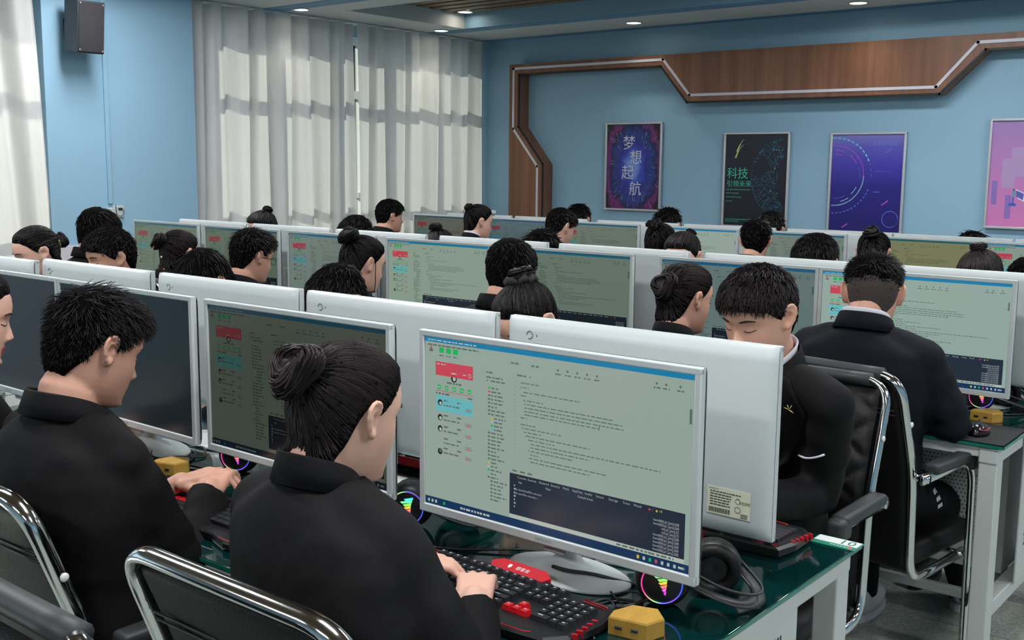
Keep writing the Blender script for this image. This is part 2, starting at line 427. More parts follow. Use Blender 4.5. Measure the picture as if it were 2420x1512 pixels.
b = MB(); b.sweep([(-7.0, 0.9, ZS - 0.008), (-7.0, 3.70, ZS - 0.008)], 0.007, 8); tag(b.build('curtain_rail', M_upvc), 'white rail carrying the nearer curtain at the left edge', 'rail')

# wooden wall frame on the back wall
YF = 8.24
inner = [(-6.345, 0.0), (-6.345, 1.52), (-6.645, 1.873), (-6.645, 2.367), (-5.07, 2.367), (-4.80, 2.052), (-2.69, 2.052), (-2.385, 2.352), (-0.6, 2.352), (-0.3, 2.352), (1.3, 2.352), (1.3, 1.873), (1.0, 1.52), (1.0, 0.0)]
outer = [(1.43, 0.0), (1.43, 2.462), (-6.758, 2.462), (-6.758, 0.0)]
wf = thing('wall_frame', 'large walnut wall frame with angular inner edge and pale inlaid strip', 'frame', (0, 0, 0))
b = MB()
# built from convex-ish pieces so that every face is clean
pieces = [[(-6.758, 0), (-6.345, 0), (-6.345, 1.52), (-6.645, 1.873), (-6.645, 2.367), (-6.758, 2.367)],
          [(-6.758, 2.367), (-5.07, 2.367), (-5.07, 2.462), (-6.758, 2.462)],
          [(-5.07, 2.367), (-4.80, 2.052), (-2.69, 2.052), (-2.385, 2.352), (-2.385, 2.462), (-5.07, 2.462)],
          [(-2.385, 2.352), (1.3, 2.352), (1.3, 2.462), (-2.385, 2.462)],
          [(1.3, 2.462), (1.3, 1.873), (1.0, 1.52), (1.0, 0), (1.43, 0), (1.43, 2.462)]]
for p in pieces: MB.prism(b, p, YF, YB - 0.001)
b.build('body', M_wood, wf)
def strip(mb, line, y, wdt, thk):
    for p, q in zip(line, line[1:]):
        d = Vector((q[0] - p[0], 0, q[1] - p[1])); L = d.length; a = math.atan2(d.z, d.x)
        mb.box(((p[0] + q[0]) / 2, y, (p[1] + q[1]) / 2), (L + wdt, thk, wdt), 0, Matrix.Rotation(-a, 3, 'Y'))
led = [(-6.405, 0.0), (-6.405, 1.50), (-6.705, 1.855), (-6.705, 2.422), (-5.045, 2.422), (-4.775, 2.112), (-2.715, 2.102), (-2.44, 2.405), (1.36, 2.405), (1.36, 1.85), (1.06, 1.5), (1.06, 0)]
b = MB(); strip(b, led, YF - 0.002, 0.022, 0.008); b.build('inlaid_strip', mat('pale_strip', (205, 205, 214), 0.4, noise_amt=0.02), wf)
b = MB(); strip(b, [(x, z) for x, z in inner], YF + 0.004, 0.016, 0.014); b.build('black_edging', mat('black_edge', (26, 22, 22), 0.5, noise_amt=0.1), wf)
# ------------------------------------------------------------------ desks
M_glass_top = mat('green_glass', (3, 40, 39), 0.06, spec=0.6, coat=0.5, noise_amt=0.06, noise_scale=3)
M_glass_edge = mat('green_glass_edge', (16, 110, 92), 0.1, spec=0.6, noise_amt=0.05)
M_hole = mat('perforation', (52, 56, 54), 0.8, noise_amt=0.1)
DL = 1.33; HD = 0.455; DX0 = -0.775
ROWS = {1: 1.632, 2: 3.555, 3: 5.835}
def rect_slots(mb, x, y0, y1, z0, z1):
    """field of upright slots on a plate facing along X"""
    for r in range(int((z1 - z0) / 0.015)):
        for q in range(int((y1 - y0) / 0.011)):
            mb.box((x, y0 + q * 0.011 + (0.0055 if r % 2 else 0), z0 + r * 0.015), (0.0012, 0.0040, 0.009))
def desk_parts(root, end_right, end_left):
    h = HD
    b = MB(); b.bbox((-DL / 2, 0, 0.745), (DL - 0.004, 2 * h, 0.010), 0.002, seg=1)
    o = b.build('glass_top', M_glass_top, root)
    e = MB()
    for sy in (-1, 1): e.box((-DL / 2, sy * (h + 0.0004), 0.745), (DL - 0.008, 0.0012, 0.0075))
    e.box((0.0004 - 0.002, 0, 0.745), (0.0012, 2 * h - 0.006, 0.0075)); e.build('glass_edge', M_glass_edge, o)
    # steel frame
    for x in ([-0.045] if True else []) + [-DL + 0.045]:
        for sy in (-1, 1):
            b = MB(); b.bbox((x, sy * (h - 0.045), 0.35), (0.05, 0.06, 0.70), 0.004); b.bbox((x, sy * (h - 0.045), 0.006), (0.06, 0.07, 0.012), 0.003); b.build('leg', M_steel_white, root)
        b = MB(); b.bbox((x, 0, 0.715), (0.05, 2 * h - 0.02, 0.045), 0.004); b.build('end_rail', M_steel_white, root)
        b = MB(); b.bbox((x, 0, 0.25), (0.042, 2 * h - 0.15, 0.045), 0.004); b.build('lower_rail', M_steel_white, root)
    for sy in (-1, 1):
        b = MB(); b.bbox((-DL / 2, sy * (h - 0.03), 0.722), (DL - 0.14, 0.03, 0.03), 0.003); b.build('long_rail', M_steel_white, root)
    b = MB(); b.bbox((-DL / 2, 0, 0.135), (DL - 0.18, 0.03, 0.03), 0.004); b.build('foot_bar', M_steel_white, root)
    # cabinet in the middle with perforated sides
    c = MB(); c.bbox((-DL / 2, 0, 0.475), (DL - 0.15, 0.18, 0.43), 0.004); cab = c.build('cabinet', M_steel_white, root)
    p = MB()
    for i in range(int((DL - 0.30) / 0.012)):
        for j in range(27):
            x = -0.15 - i * 0.012 - (0.006 if j % 2 else 0); z = 0.345 + j * 0.0125
            for sy in (-1, 1): p.add([(x + 0.0032 * math.cos(a), sy * 0.0908, z + 0.0032 * math.sin(a)) for a in (0.4, 1.97, 3.54, 5.11)], [(0, 1, 2, 3)])
    tag(p.build('perforation', M_hole, cab), kind='stuff')
    # end plate
    for x, s in ((-0.016, 1), (-DL + 0.016, -1)):
        b = MB(); b.bbox((x, 0, 0.50), (0.006, 0.36, 0.46), 0.002); pl = b.build('end_plate', M_steel_white, root)
        q = MB(); rect_slots(q, x + s * 0.0034, -0.115, 0.125, 0.38, 0.69); tag(q.build('slots', M_hole, pl), kind='stuff')
    t = MB()
    return root
desk0 = None; rname = {1: 'front', 2: 'middle', 3: 'back'}
ordn = ['first', 'second', 'third', 'fourth', 'fifth', 'sixth', 'seventh', 'eighth']
for rw in (1, 2, 3):
    for k in range(4):
        lab = 'white steel desk with green glass top in the %s row, %s' % (rname[rw], 'at the aisle end' if k == 0 else ordn[k] + ' from the aisle')
        loc = (DX0 - k * DL, ROWS[rw], 0)
        if desk0 is None:
            desk0 = thing('computer_desk', lab, 'desk', loc, 0, 'rows of double computer desks'); desk_parts(desk0, 1, 1)
        else:
            d = copy_tree(desk0); d.location = loc; d['label'] = lab

# number tag on the corner of the front desk
tg = thing('number_tag', 'green and white number tag on the desk corner reading 01', 'tag', (-0.818, 2.055, 0.7505), R(180))
b = MB(); b.box((0, 0, 0.001), (0.095, 0.052, 0.0016)); b.build('plate', mat('tag_green', (40, 128, 106), 0.35, noise_amt=0.04), tg)
b = MB(); b.box((0, -0.008, 0.0021), (0.089, 0.032, 0.0006)); b.build('white_field', mat('tag_white', (214, 220, 216), 0.4, noise_amt=0.02), tg)
tm_ = text_mesh('01', 0.036, mat('tag_ink', (24, 104, 84), 0.5, noise_amt=0.02)); o = link('lettering', tm_, tg, (-0.038, -0.0205, 0.0027), (R(-90), 0, 0))
b = MB()
for i in range(6): b.box((-0.03 + i * 0.007, 0.0165, 0.0021), (0.005, 0.004, 0.0006))
b.build('small_print', mat('tag_print', (150, 190, 178), 0.5, noise_amt=0.1), tg)
b = MB(); b.ell((-0.034, 0.017, 0.002), (0.005, 0.005, 0.0008), 10, 6); b.build('red_mark', mat('tag_red', (210, 90, 100), 0.5, noise_amt=0.1), tg)

# ------------------------------------------------------------------ chairs (facing +Y)
def quilt_pad(wd, z0, z1, yfun, thick, nxx=44, nzz=60):
    """backrest cushion; upper half of its front is quilted in diamonds"""
    mb = MB(); v = []; f = []
    def edge(u, t): return max(0.0, 1 - max(abs(u) ** 8, abs(2 * t - 1) ** 8))
    for side in (1, -1):
        for j in range(nzz + 1):
            t = j / nzz; z = z0 + (z1 - z0) * t
            for i in range(nxx + 1):
                u = -1 + 2 * i / nxx; e = edge(u, t) ** 0.4
                d = 0
                if side > 0 and t > 0.50:
                    a = abs(((u * wd / 0.075 + z / 0.055) % 2) - 1); c = abs(((u * wd / 0.075 - z / 0.055) % 2) - 1)
                    d = 0.011 * (min(a, 0.3) / 0.3 * min(c, 0.3) / 0.3) - 0.006
                if side < 0: d = 0.002 * math.cos(u * 3)
                x = u * wd * (1 - 0.03 * (t - .5))
                v.append((x, yfun(z) + side * (thick / 2 * e + d * e), z))
    n1 = (nxx + 1) * (nzz + 1)
    for s in (0, 1):
        for j in range(nzz):
            for i in range(nxx):
                q = s * n1 + j * (nxx + 1) + i; f.append((q, q + 1, q + nxx + 2, q + nxx + 1))
    mb.add(v, f, 0, True); return mb
def back_y(z):
    return float(np.interp(z, [0.375, 0.685, 0.80, 0.97, 1.1], [-0.12, -0.14, -0.175, -0.245, -0.30]))
def make_chair(sleeve):
    root = thing('office_chair', 'x', 'chair')
    hw = 0.232
    pth = [(-hw, 0.20, 0.385), (-hw, -0.125, 0.375), (-hw, back_y(0.685), 0.685), (-hw, back_y(0.965), 0.965), (hw, back_y(0.965), 0.965), (hw, back_y(0.685), 0.685), (hw, -0.125, 0.375), (hw, 0.20, 0.385)]
    b = MB(); b.sweep(fillet(pth, 0.075, 8), (0.016, 0.011), 10, up=(1, 0, 0)); b.build('back_frame', M_chrome, root)
    for s in (-1, 1):
        x = s * (hw + 0.035)
        b = MB(); b.sweep(fillet([(x, -0.16, 0.678), (x, 0.145, 0.688), (x, 0.165, 0.013), (x, -0.24, 0.013)], 0.085, 8), (0.016, 0.010), 10, up=(1, 0, 0)); b.build('leg', M_chrome, root)
        b = MB(); b.sweep([(s * hw, back_y(0.678), 0.678), (x + s * 0.012, back_y(0.678), 0.678)], 0.011, 10); b.build('bracket', M_chrome, root)
        b = MB(); b.sweep([(x + s * -0.0, 0.158, 0.392), (s * 0.16, 0.158, 0.392)], 0.009, 8); b.build('seat_stay', M_chrome, root)
        b = MB(); b.bbox((x, 0.012, 0.700), (0.046, 0.25, 0.030), 0.012, seg=3); b.bbox((x, 0.135, 0.684), (0.046, 0.06, 0.052), 0.014, seg=3); b.build('armrest', M_dark_pad, root)
    b = MB(); b.sweep([(-hw - 0.035, -0.235, 0.013), (hw + 0.035, -0.235, 0.013)], 0.012, 8); b.build('floor_bar', M_chrome, root)
    b = MB(); b.bbox((0, 0.085, 0.428), (0.43, 0.42, 0.07), 0.03, seg=4); b.build('seat', M_leather, root)
    bk = quilt_pad(hw - 0.014, 0.40, 0.945, lambda z: back_y(z) + 0.006, 0.036).build('backrest', M_leather, root)
    b = MB()
    for z in (0.865, 0.852): b.sweep([(x_, back_y(z) - 0.0135, z) for x_ in np.linspace(-0.205, 0.205, 9)], 0.0022, 5)
    b.build('stitching', M_black_plastic, bk)
    for s in (-1, 1):
        b = MB(); b.ell((s * (hw + 0.011), back_y(0.83), 0.83), (0.004, 0.008, 0.008), 10, 6); b.build('cap', mat('cap_white', (225, 225, 222), 0.4, noise_amt=0.02), root)
    if sleeve:
        b = MB(); b.sweep([(x_, back_y(0.965), 0.966) for x_ in np.linspace(-hw + 0.05, hw - 0.05, 7)], (0.021, 0.017), 12, up=(0, 0, 1)); b.build('top_sleeve', M_dark_pad, root)
    return root
CH = {}
def place_chair(x, y, rz, label, sleeve):
    if sleeve not in CH:
        o = make_chair(sleeve); CH[sleeve] = o
    else: o = copy_tree(CH[sleeve])
    o.location = (x, y, 0); o.rotation_euler = (0, 0, rz); o['label'] = label; o['group'] = 'black and chrome bow chairs'
    return o

# ------------------------------------------------------------------ monitors (screen faces -Y, base centre at origin of the desk top)
PW, PH = 0.615, 0.36
def ui_material(name, col, strength=1.0):
    m = bpy.data.materials.new('screen_' + name); m.use_nodes = True; nt = m.node_tree; b = nt.nodes['Principled BSDF']
    b.inputs['Base Color'].default_value = (0.004, 0.004, 0.005, 1); b.inputs['Roughness'].default_value = 0.22
    oi = nt.nodes.new('ShaderNodeObjectInfo'); mx = nt.nodes.new('ShaderNodeMix'); mx.data_type = 'RGBA'; mx.blend_type = 'MULTIPLY'; mx.inputs[0].default_value = 1
    mx.inputs[6].default_value = (*lin(col), 1); nt.links.new(oi.outputs['Color'], mx.inputs[7]); nt.links.new(mx.outputs[2], b.inputs['Emission Color'])
    b.inputs['Emission Strength'].default_value = strength * 0.8
    return m
UIM = [ui_material('paper', (158, 176, 166)), ui_material('titlebar', (20, 132, 178)), ui_material('red', (212, 74, 92)), ui_material('green', (36, 186, 92)), ui_material('cyan', (112, 192, 198)),
       ui_material('console', (40, 50, 64)), ui_material('taskbar', (22, 56, 92)), ui_material('ink', (98, 116, 108)), ui_material('console_ink', (172, 178, 182)), ui_material('pale', (186, 196, 186)), ui_material('dark', (40, 46, 46)), ui_material('yellow', (216, 190, 70))]
SW, SH = 0.589, 0.330
def ui_mesh(detail):
    mb = MB(); rnd = random.Random(4)
    P = lambda u, v, d: ((u - 0.5) * SW, -d, v * SH)
    def q(u0, u1, v0, v1, mi, d=0.0003): mb.add([P(u0, v0, d), P(u1, v0, d), P(u1, v1, d), P(u0, v1, d)], [(0, 1, 2, 3)], mi)
    def disc(u, v, r, mi, d=0.0006, n=12):
        mb.add([((u - .5) * SW + r * math.cos(2 * math.pi * k / n), -d, v * SH + r * math.sin(2 * math.pi * k / n)) for k in range(n)], [tuple(range(n))], mi)
    def words(u, v, u1, mi, hh=0.006, d=0.0005):
        while u < u1:
            w_ = rnd.uniform(0.006, 0.022); q(u, min(u + w_, u1), v, v + hh, mi, d); u += w_ + rnd.uniform(0.003, 0.006)
    q(0, 1, 0, 1, 0)
    q(0, 1, 0.972, 1, 1, 0.0005)
    words(0.012, 0.980, 0.22, 9, 0.007, 0.0008)
    words(0.012, 0.950, 0.23, 7, 0.009)
    for k in range(3):
        u = 0.062 + k * 0.030; q(u, u + 0.021, 0.915, 0.945, 3, 0.0006); words(u, 0.895, u + 0.02, 7, 0.007)
    q(0.018, 0.034, 0.915, 0.93, 7, 0.0005); q(0.022, 0.03, 0.93, 0.945, 2, 0.0005)
    for u in (0.36, 0.44): words(u, 0.915, u + 0.03, 7, 0.009)
    for u in (0.53, 0.565, 0.60, 0.635, 0.67): words(u, 0.893, u + 0.022, 7, 0.007); disc(u + 0.01, 0.918, 0.0022, 7)
    for u in (0.87, 0.90, 0.945): words(u, 0.905, u + 0.022, 7, 0.008); disc(u + 0.01, 0.93, 0.0022, 7)
    # phone simulator
    q(0.046, 0.207, 0.782, 0.862, 2, 0.0006); words(0.052, 0.845, 0.09, 9, 0.006, 0.0009); words(0.115, 0.80, 0.14, 9, 0.008, 0.0009); q(0.165, 0.178, 0.803, 0.809, 9, 0.0009); disc(0.193, 0.806, 0.004, 9, 0.0009); disc(0.193, 0.806, 0.0028, 2, 0.0011)
    disc(0.126, 0.775, 0.0075, 10); disc(0.1275, 0.773, 0.004, 9, 0.0008); words(0.095, 0.74, 0.158, 7, 0.010)
    for k in range(5):
        u = 0.055 + k * 0.0325; q(u, u + 0.014, 0.700, 0.726, 3, 0.0006); q(u + 0.004, u + 0.010, 0.708, 0.717, 9, 0.0008)
    q(0.046, 0.207, 0.690, 0.693, 2, 0.0006); words(0.048, 0.670, 0.11, 7, 0.011); words(0.185, 0.670, 0.205, 7, 0.009)
    q(0.046, 0.207, 0.572, 0.664, 4, 0.0005)
    for k, v in enumerate((0.622, 0.535, 0.468, 0.398, 0.340)):
        if k != 3: disc(0.066, v - (0.008 if k == 4 else 0), 0.0062, 10, 0.0007); disc(0.068, v - 0.004, 0.0035, 9 if k != 4 else 7, 0.0009)
        words(0.082, v + 0.010, 0.10, 7, 0.009, 0.0007); words(0.14, v + 0.010, 0.158, 7, 0.009, 0.0007); words(0.082, v - 0.016, 0.15, 7, 0.008, 0.0007)
        mb.add([P(0.176 + dx, v - 0.028 + dv, 0.0007) for dx, dv in ((0, 0), (0.024, 0), (0.024, 0.02), (0, 0.02))], [(0, 1, 2, 3)], 7)
        q(0.1775, 0.1985, v - 0.026, v - 0.010, 0 if k else 4, 0.0009); words(0.181, v - 0.021, 0.195, 2, 0.006, 0.0011)
        if k: q(0.046, 0.207, v - 0.036, v - 0.0352, 9, 0.0006)
    # file tree
    words(0.262, 0.842, 0.29, 7, 0.009); words(0.262, 0.815, 0.33, 7, 0.008); words(0.28, 0.795, 0.338, 7, 0.008); disc(0.266, 0.80, 0.0012, 10)
    for k in range(31):
        v = 0.755 - k * 0.0213; ind = 0.012 if 7 < k < 12 or k > 24 else 0
        q(0.270 + ind, 0.279 + ind, v, v + 0.010, (3, 2, 7, 7, 7, 7, 7, 7, 11, 9, 3, 4)[k % 12] if k % 12 > 7 or k < 2 else 7, 0.0005); words(0.283 + ind, v, 0.283 + ind + rnd.uniform(0.02, 0.055), 7, 0.008)
    # editor
    words(0.385, 0.852, 0.42, 7, 0.009); disc(0.436, 0.857, 0.0011, 10)
    rows = [(0.815, 0.40, 0.47), (0.790, 0.40, 0.43), (0.765, 0.41, 0.62), (0.745, 0.40, 0.425), (0.720, 0.41, 0.49), (0.700, 0.415, 0.74), (0.680, 0.415, 0.77), (0.660, 0.415, 0.775), (0.642, 0.415, 0.69), (0.622, 0.40, 0.425),
            (0.585, 0.40, 0.46), (0.565, 0.405, 0.555), (0.545, 0.415, 0.48), (0.525, 0.42, 0.66), (0.505, 0.43, 0.53), (0.485, 0.44, 0.90), (0.465, 0.44, 0.66), (0.445, 0.43, 0.60), (0.425, 0.44, 0.47), (0.405, 0.435, 0.72), (0.385, 0.44, 0.66)]
    for k, (v, a, c) in enumerate(rows): words(a, v, c, 7, 0.0055); q(0.376, 0.381, v, v + 0.006, 7)
    q(0.6905, 0.692, 0.636, 0.662, 10, 0.0006); q(0.986, 0.994, 0.755, 0.83, 7, 0.0006)
    for u in (0.37, 0.40, 0.43): words(u, 0.315, u + 0.02, 7, 0.009)
    # console
    q(0.36, 0.983, 0.070, 0.303, 5, 0.0006)
    q(0.386, 0.421, 0.276, 0.300, 10, 0.0008)
    q(0.36, 0.983, 0.047, 0.070, 9, 0.0006); words(0.76, 0.053, 0.95, 7, 0.010, 0.0008)
    for k in range(7): q(0.378, 0.382 + (0.003 if k % 2 else 0), 0.232 - k * 0.02, 0.242 - k * 0.02, 8, 0.0009)
    q(0, 1, 0, 0.046, 6, 0.0006)
    for u, c in ((0.012, 9), (0.028, 9), (0.044, 9), (0.08, 3), (0.83, 11), (0.85, 9), (0.87, 3), (0.89, 2), (0.91, 9), (0.93, 9), (0.95, 9)): q(u, u + 0.008, 0.014, 0.032, c, 0.0009)
    words(0.155, 0.016, 0.21, 9, 0.012, 0.0009); words(0.215, 0.016, 0.28, 9, 0.012, 0.0009); words(0.965, 0.018, 0.985, 9, 0.01, 0.0009)
    disc(0.868, 0.284, 0.0020, 2, 0.0009); disc(0.892, 0.284, 0.0020, 11, 0.0009)
    if detail:
        def tx(s, u, v, size, mi, al='LEFT'):
            vv, ff = mesh_arrays(text_mesh(s, size, UIM[mi], 0, al)); mb.add([(p[0] + (u - .5) * SW, p[1] - 0.0011, p[2] + v * SH) for p in vv], ff, mi)
        for s, u in (('Console', 0.391), ('Sources', 0.432), ('Network', 0.475), ('Security', 0.52), ('Mock', 0.565), ('AppData', 0.60), ('Audits', 0.645), ('Sensor', 0.685), ('Storage', 0.73), ('Trace', 0.778), ('Wxml', 0.815)): tx(s, u, 0.281, 0.0062, 8)
        tx('top', 0.395, 0.255, 0.006, 8); tx('Filter', 0.50, 0.255, 0.006, 8); tx('Default levels', 0.62, 0.255, 0.006, 8)
        tx('util--downloadFile--success', 0.378, 0.212, 0.0058, 8); tx('util--saveFile--success---', 0.378, 0.190, 0.0058, 8)
        for k in range(9): tx('util.js? [sm]:75' if k in (2, 3) else 'banti000.js? [sm]:208', 0.965, 0.233 - k * 0.019, 0.0058, 8, 'RIGHT'); q(0.90 if k not in (2, 3) else 0.915, 0.965, 0.2305 - k * 0.019, 0.2312 - k * 0.019, 8, 0.0009)
        tx('1', 0.876, 0.280, 0.006, 2); tx('19', 0.90, 0.280, 0.006, 11); tx('9:40', 0.966, 0.016, 0.007, 9)
    else:
        for k in range(9): words(0.90, 0.233 - k * 0.019, 0.965, 8, 0.008, 0.0009)
        for k in range(11): words(0.391 + k * 0.042, 0.283, 0.391 + k * 0.042 + 0.03, 8, 0.008, 0.0009)
        words(0.378, 0.214, 0.45, 8, 0.008, 0.0009); words(0.378, 0.192, 0.45, 8, 0.008, 0.0009)
    return mb.mesh('screen_picture', UIM)
UI_D = ui_mesh(True); UI_S = ui_mesh(False)
def ui_blank():
    mb = MB(); mb.add([(-SW / 2, -0.0003, 0), (SW / 2, -0.0003, 0), (SW / 2, -0.0003, SH), (-SW / 2, -0.0003, SH)], [(0, 1, 2, 3)], 5); return mb.mesh('screen_picture', UIM)
UI_B = ui_blank()
def panel_case():
    mb = MB()
    # back shell slightly bowed, closed at the front behind the screen
    n = 24; v = []; f = []
    for j, (z, zz) in enumerate(((0, 0.012), (0.004, 0.019), (0.012, 0.0232), (0.03, 0.0245), (PH - 0.03, 0.0245), (PH - 0.010, 0.022), (PH, 0.012))):
        for i in range(n + 1):
            u = math.sin((-1 + 2 * i / n) * math.pi / 2); e = 1 - abs(u) ** 40
            v.append((u * PW / 2, 0.010 + (zz - 0.010) * (0.35 + 0.65 * e), z))
    for j in range(6):
        for i in range(n): q = j * (n + 1) + i; f.append((q, q + 1, q + n + 2, q + n + 1))
    mb.add(v, f, 0, True)
    mb.box((0, 0.0065, PH / 2), (PW - 0.001, 0.009, PH - 0.001))
    return mb.mesh('back_shell', M_plastic_white)
def bezel_mesh():
    mb = MB(); s, t_, b_ = 0.0125, 0.0125, 0.0175
    for c, d in (((0, 0.001, b_ / 2), (PW, 0.010, b_)), ((0, 0.001, PH - t_ / 2), (PW, 0.010, t_)), ((-PW / 2 + s / 2, 0.001, PH / 2), (s, 0.0098, PH - 0.001)), ((PW / 2 - s / 2, 0.001, PH / 2), (s, 0.0098, PH - 0.001))):
        mb.bbox(c, d, 0.0025, seg=2)
    return mb.mesh('bezel', M_plastic_white)
def base_mesh():
    mb = MB(); n = 40; v = []; f = []
    rings = ((1.0, 0.0), (1.02, 0.003), (1.0, 0.007), (0.9, 0.011), (0.55, 0.017), (0.28, 0.026), (0.17, 0.045), (0.14, 0.075), (0.135, 0.10))
    for (s, z) in rings:
        for k in range(n):
            a = 2 * math.pi * k / n; v.append((0.128 * s * math.cos(a), 0.074 * s * math.sin(a), z))
    for j in range(len(rings) - 1):
        for k in range(n): f.append((j * n + k, j * n + (k + 1) % n, (j + 1) * n + (k + 1) % n, (j + 1) * n + k))
    f.append(tuple(range(n - 1, -1, -1))); f.append(tuple((len(rings) - 1) * n + k for k in range(n)))
    mb.add(v, f, 0, True); return mb.mesh('stand', M_plastic_white)
ME_case, ME_bezel, ME_base = panel_case(), bezel_mesh(), base_mesh()
_m = MB(); _m.bbox((0, 0.052, 0.10), (0.05, 0.016, 0.17), 0.006, rot=None); ME_neck = _m.mesh('neck', M_plastic_white)
M_label = mat('label_paper', (214, 214, 190), 0.5, noise_amt=0.03); M_ink = mat('label_ink', (60, 62, 60), 0.6, noise_amt=0.05)
def label_meshes():
    a = MB(); a.box((0, 0.0002, 0), (0.088, 0.0006, 0.052)); k = MB(); rnd = random.Random(3)
    for j in range(6):
        x = 0.038
        while x > -0.002 - (0.02 if j < 1 else 0):
            w_ = rnd.uniform(0.003, 0.008); k.box((x - w_ / 2, 0.0007, 0.017 - j * 0.005), (w_, 0.0004, 0.0018)); x -= w_ + 0.0015
    x = 0.040
    while x > -0.005:
        w_ = rnd.choice((0.0005, 0.001, 0.0015)); k.box((x, 0.0007, -0.018), (w_, 0.0004, 0.009)); x -= w_ + 0.001
    k.sweep([(-0.019 + 0.005 * math.cos(a_), 0.0007, 0.006 + 0.005 * math.sin(a_)) for a_ in np.linspace(0, 6.28, 12, endpoint=False)], 0.0004, 4, closed=True)
    k.sweep([(-0.019 + 0.006 * math.cos(a_), 0.0007, -0.010 + 0.0055 * math.sin(a_)) for a_ in np.linspace(0, 6.28, 12, endpoint=False)], 0.0004, 4, closed=True)
    for j in range(3): k.box((-0.032, 0.0007, -0.017 - j * 0.003), (0.014, 0.0004, 0.001))
    vv, ff = mesh_arrays(text_mesh('HDMI', 0.0085, M_ink, 0, 'CENTER')); k.add([(-p[0] - 0.033, 0.0008, p[2] + 0.001) for p in vv], ff)
    for j, s_ in enumerate(('SAMSUNG',)): vv, ff = mesh_arrays(text_mesh(s_, 0.0045, M_ink, 0, 'CENTER')); k.add([(-p[0] + 0.031, 0.0008, p[2] + 0.0205) for p in vv], ff)
    return a.mesh('label_sticker', M_label), k.mesh('label_print', M_ink)
ME_lab, ME_labp = label_meshes()
M_logo = mat('logo_grey', (138, 140, 138), 0.4, noise_amt=0.03)
ME_logo = text_mesh('SAMSUNG', 0.0085, M_logo, 0.0, 'CENTER')
_m = MB(); _m.sweep([(0.008 * math.cos(a_), 0, 0.008 * math.sin(a_)) for a_ in np.linspace(0, 5.2, 14)], 0.0012, 5, caps=True); _m.ell((-0.018, 0, 0), (0.002, 0.001, 0.003), 8, 6); ME_btn = _m.mesh('joystick_mark', mat('mark_grey', (120, 124, 122), 0.5, noise_amt=0.05))
def monitor(x, yfront, zt, rz, label, ui=None, tint=(1, 1, 1), lab=True, off=0.055, group='white desktop monitors'):
    dz = zt - PH - 0.75
    fy = off if rz == 0 else -off
    t = thing('monitor', label, 'monitor', (x, yfront + fy, 0.7505), rz, group)
    up = (0, -off, dz)
    case = link('back_shell', ME_case, t, up)
    if lab:
        lo = link('label_sticker', ME_lab, case, (-0.225, 0.0250, 0.062)); link('label_print', ME_labp, lo, (0, 0, 0))
        link('joystick_mark', ME_btn, case, (0.245, 0.0245, 0.325))
    link('bezel', ME_bezel, t, up)
    s = MB()
    sc = link('screen', ME_screen, t, (up[0], up[1] + 0.0, up[2] + 0.0175))
    if ui is not None:
        p = link('screen_picture', ui, sc, (0, 0.0008, 0)); p.color = (*tint, 1)
    link('lettering', ME_logo, t, (0, up[1] - 0.0042, dz + 0.0055))
    link('stand', ME_base, t); link('neck', ME_neck, t, (0, -off - 0.018, dz - 0.04))
    return t
_m = MB(); _m.box((0, 0.0028, SH / 2), (SW + 0.002, 0.003, SH + 0.002)); ME_screen = _m.mesh('screen', mat('screen_glass', (9, 10, 11), 0.14, spec=0.5, noise_amt=0.02))

def S(r, g, b): return (r, g, b)
near = {1: (1.49, 1.188, [(-1.131, UI_D, S(1.0, 1.0, 1.0)), (-1.826, UI_D, S(.16, .165, .14)), (-2.49, UI_B, S(.45, .46, .36)), (-3.108, UI_B, S(1.1, .72, .5)), (-3.75, UI_B, S(.7, .6, .6)), (-4.42, UI_S, S(.3, .3, .28))]),
        2: (3.42, 1.179, [(-1.162, UI_D, S(1.0, 1.06, 1.08)), (-1.778, UI_S, S(.40, .46, .50)), (-2.507, UI_S, S(.42, .46, .42)), (-3.205, UI_D, S(.84, .88, .80)), (-3.893, UI_S, S(.50, .52, .52)), (-4.573, UI_S, S(.30, .33, .28)), (-5.24, UI_S, S(.38, .42, .35))]),
        3: (5.72, 1.15, [(-1.29, UI_S, S(.80, .82, .80)), (-1.932, UI_S, S(.62, .52, .30)), (-2.62, UI_S, S(.55, .56, .54)), (-3.27, UI_S, S(1.0, 1.0, 1.0)), (-3.947, UI_S, S(.46, .46, .42)), (-4.59, UI_S, S(.24, .30, .38)), (-5.285, UI_S, S(.30, .25, .22))])}
far = {1: (1.775, 1.188, [-1.13, -1.785, -2.43, -3.09, -3.645, -4.31]), 2: (3.63, 1.184, [-1.03, -1.70, -2.385, -3.062, -3.764, -4.42, -5.09]), 3: (5.95, 1.153, [-1.2, -1.83, -2.453, -3.144, -3.80, -4.5, -5.15])}
OFF = {1: 0.075, 2: 0.012, 3: 0.025}
for rw in (1, 2, 3):
    yf, zt, L = near[rw]
    for k, (x, ui, tint) in enumerate(L):
        monitor(x, yf, zt, 0, 'white monitor with its screen towards us, %s row, %s from the aisle' % (rname[rw], ordn[k]), ui, tint, off=OFF[rw])
    yf, zt, L = far[rw]
    for k, x in enumerate(L):
        monitor(x, yf - (0.06 if (rw, k) == (1, 4) else 0), zt, math.pi, 'white monitor showing its plain back, %s row, %s from the aisle' % (rname[rw], ordn[k]), UI_S, (.8, .8, .8), off=0.0 if (rw, k) == (1, 4) else 0.05 if rw == 1 else OFF[rw])
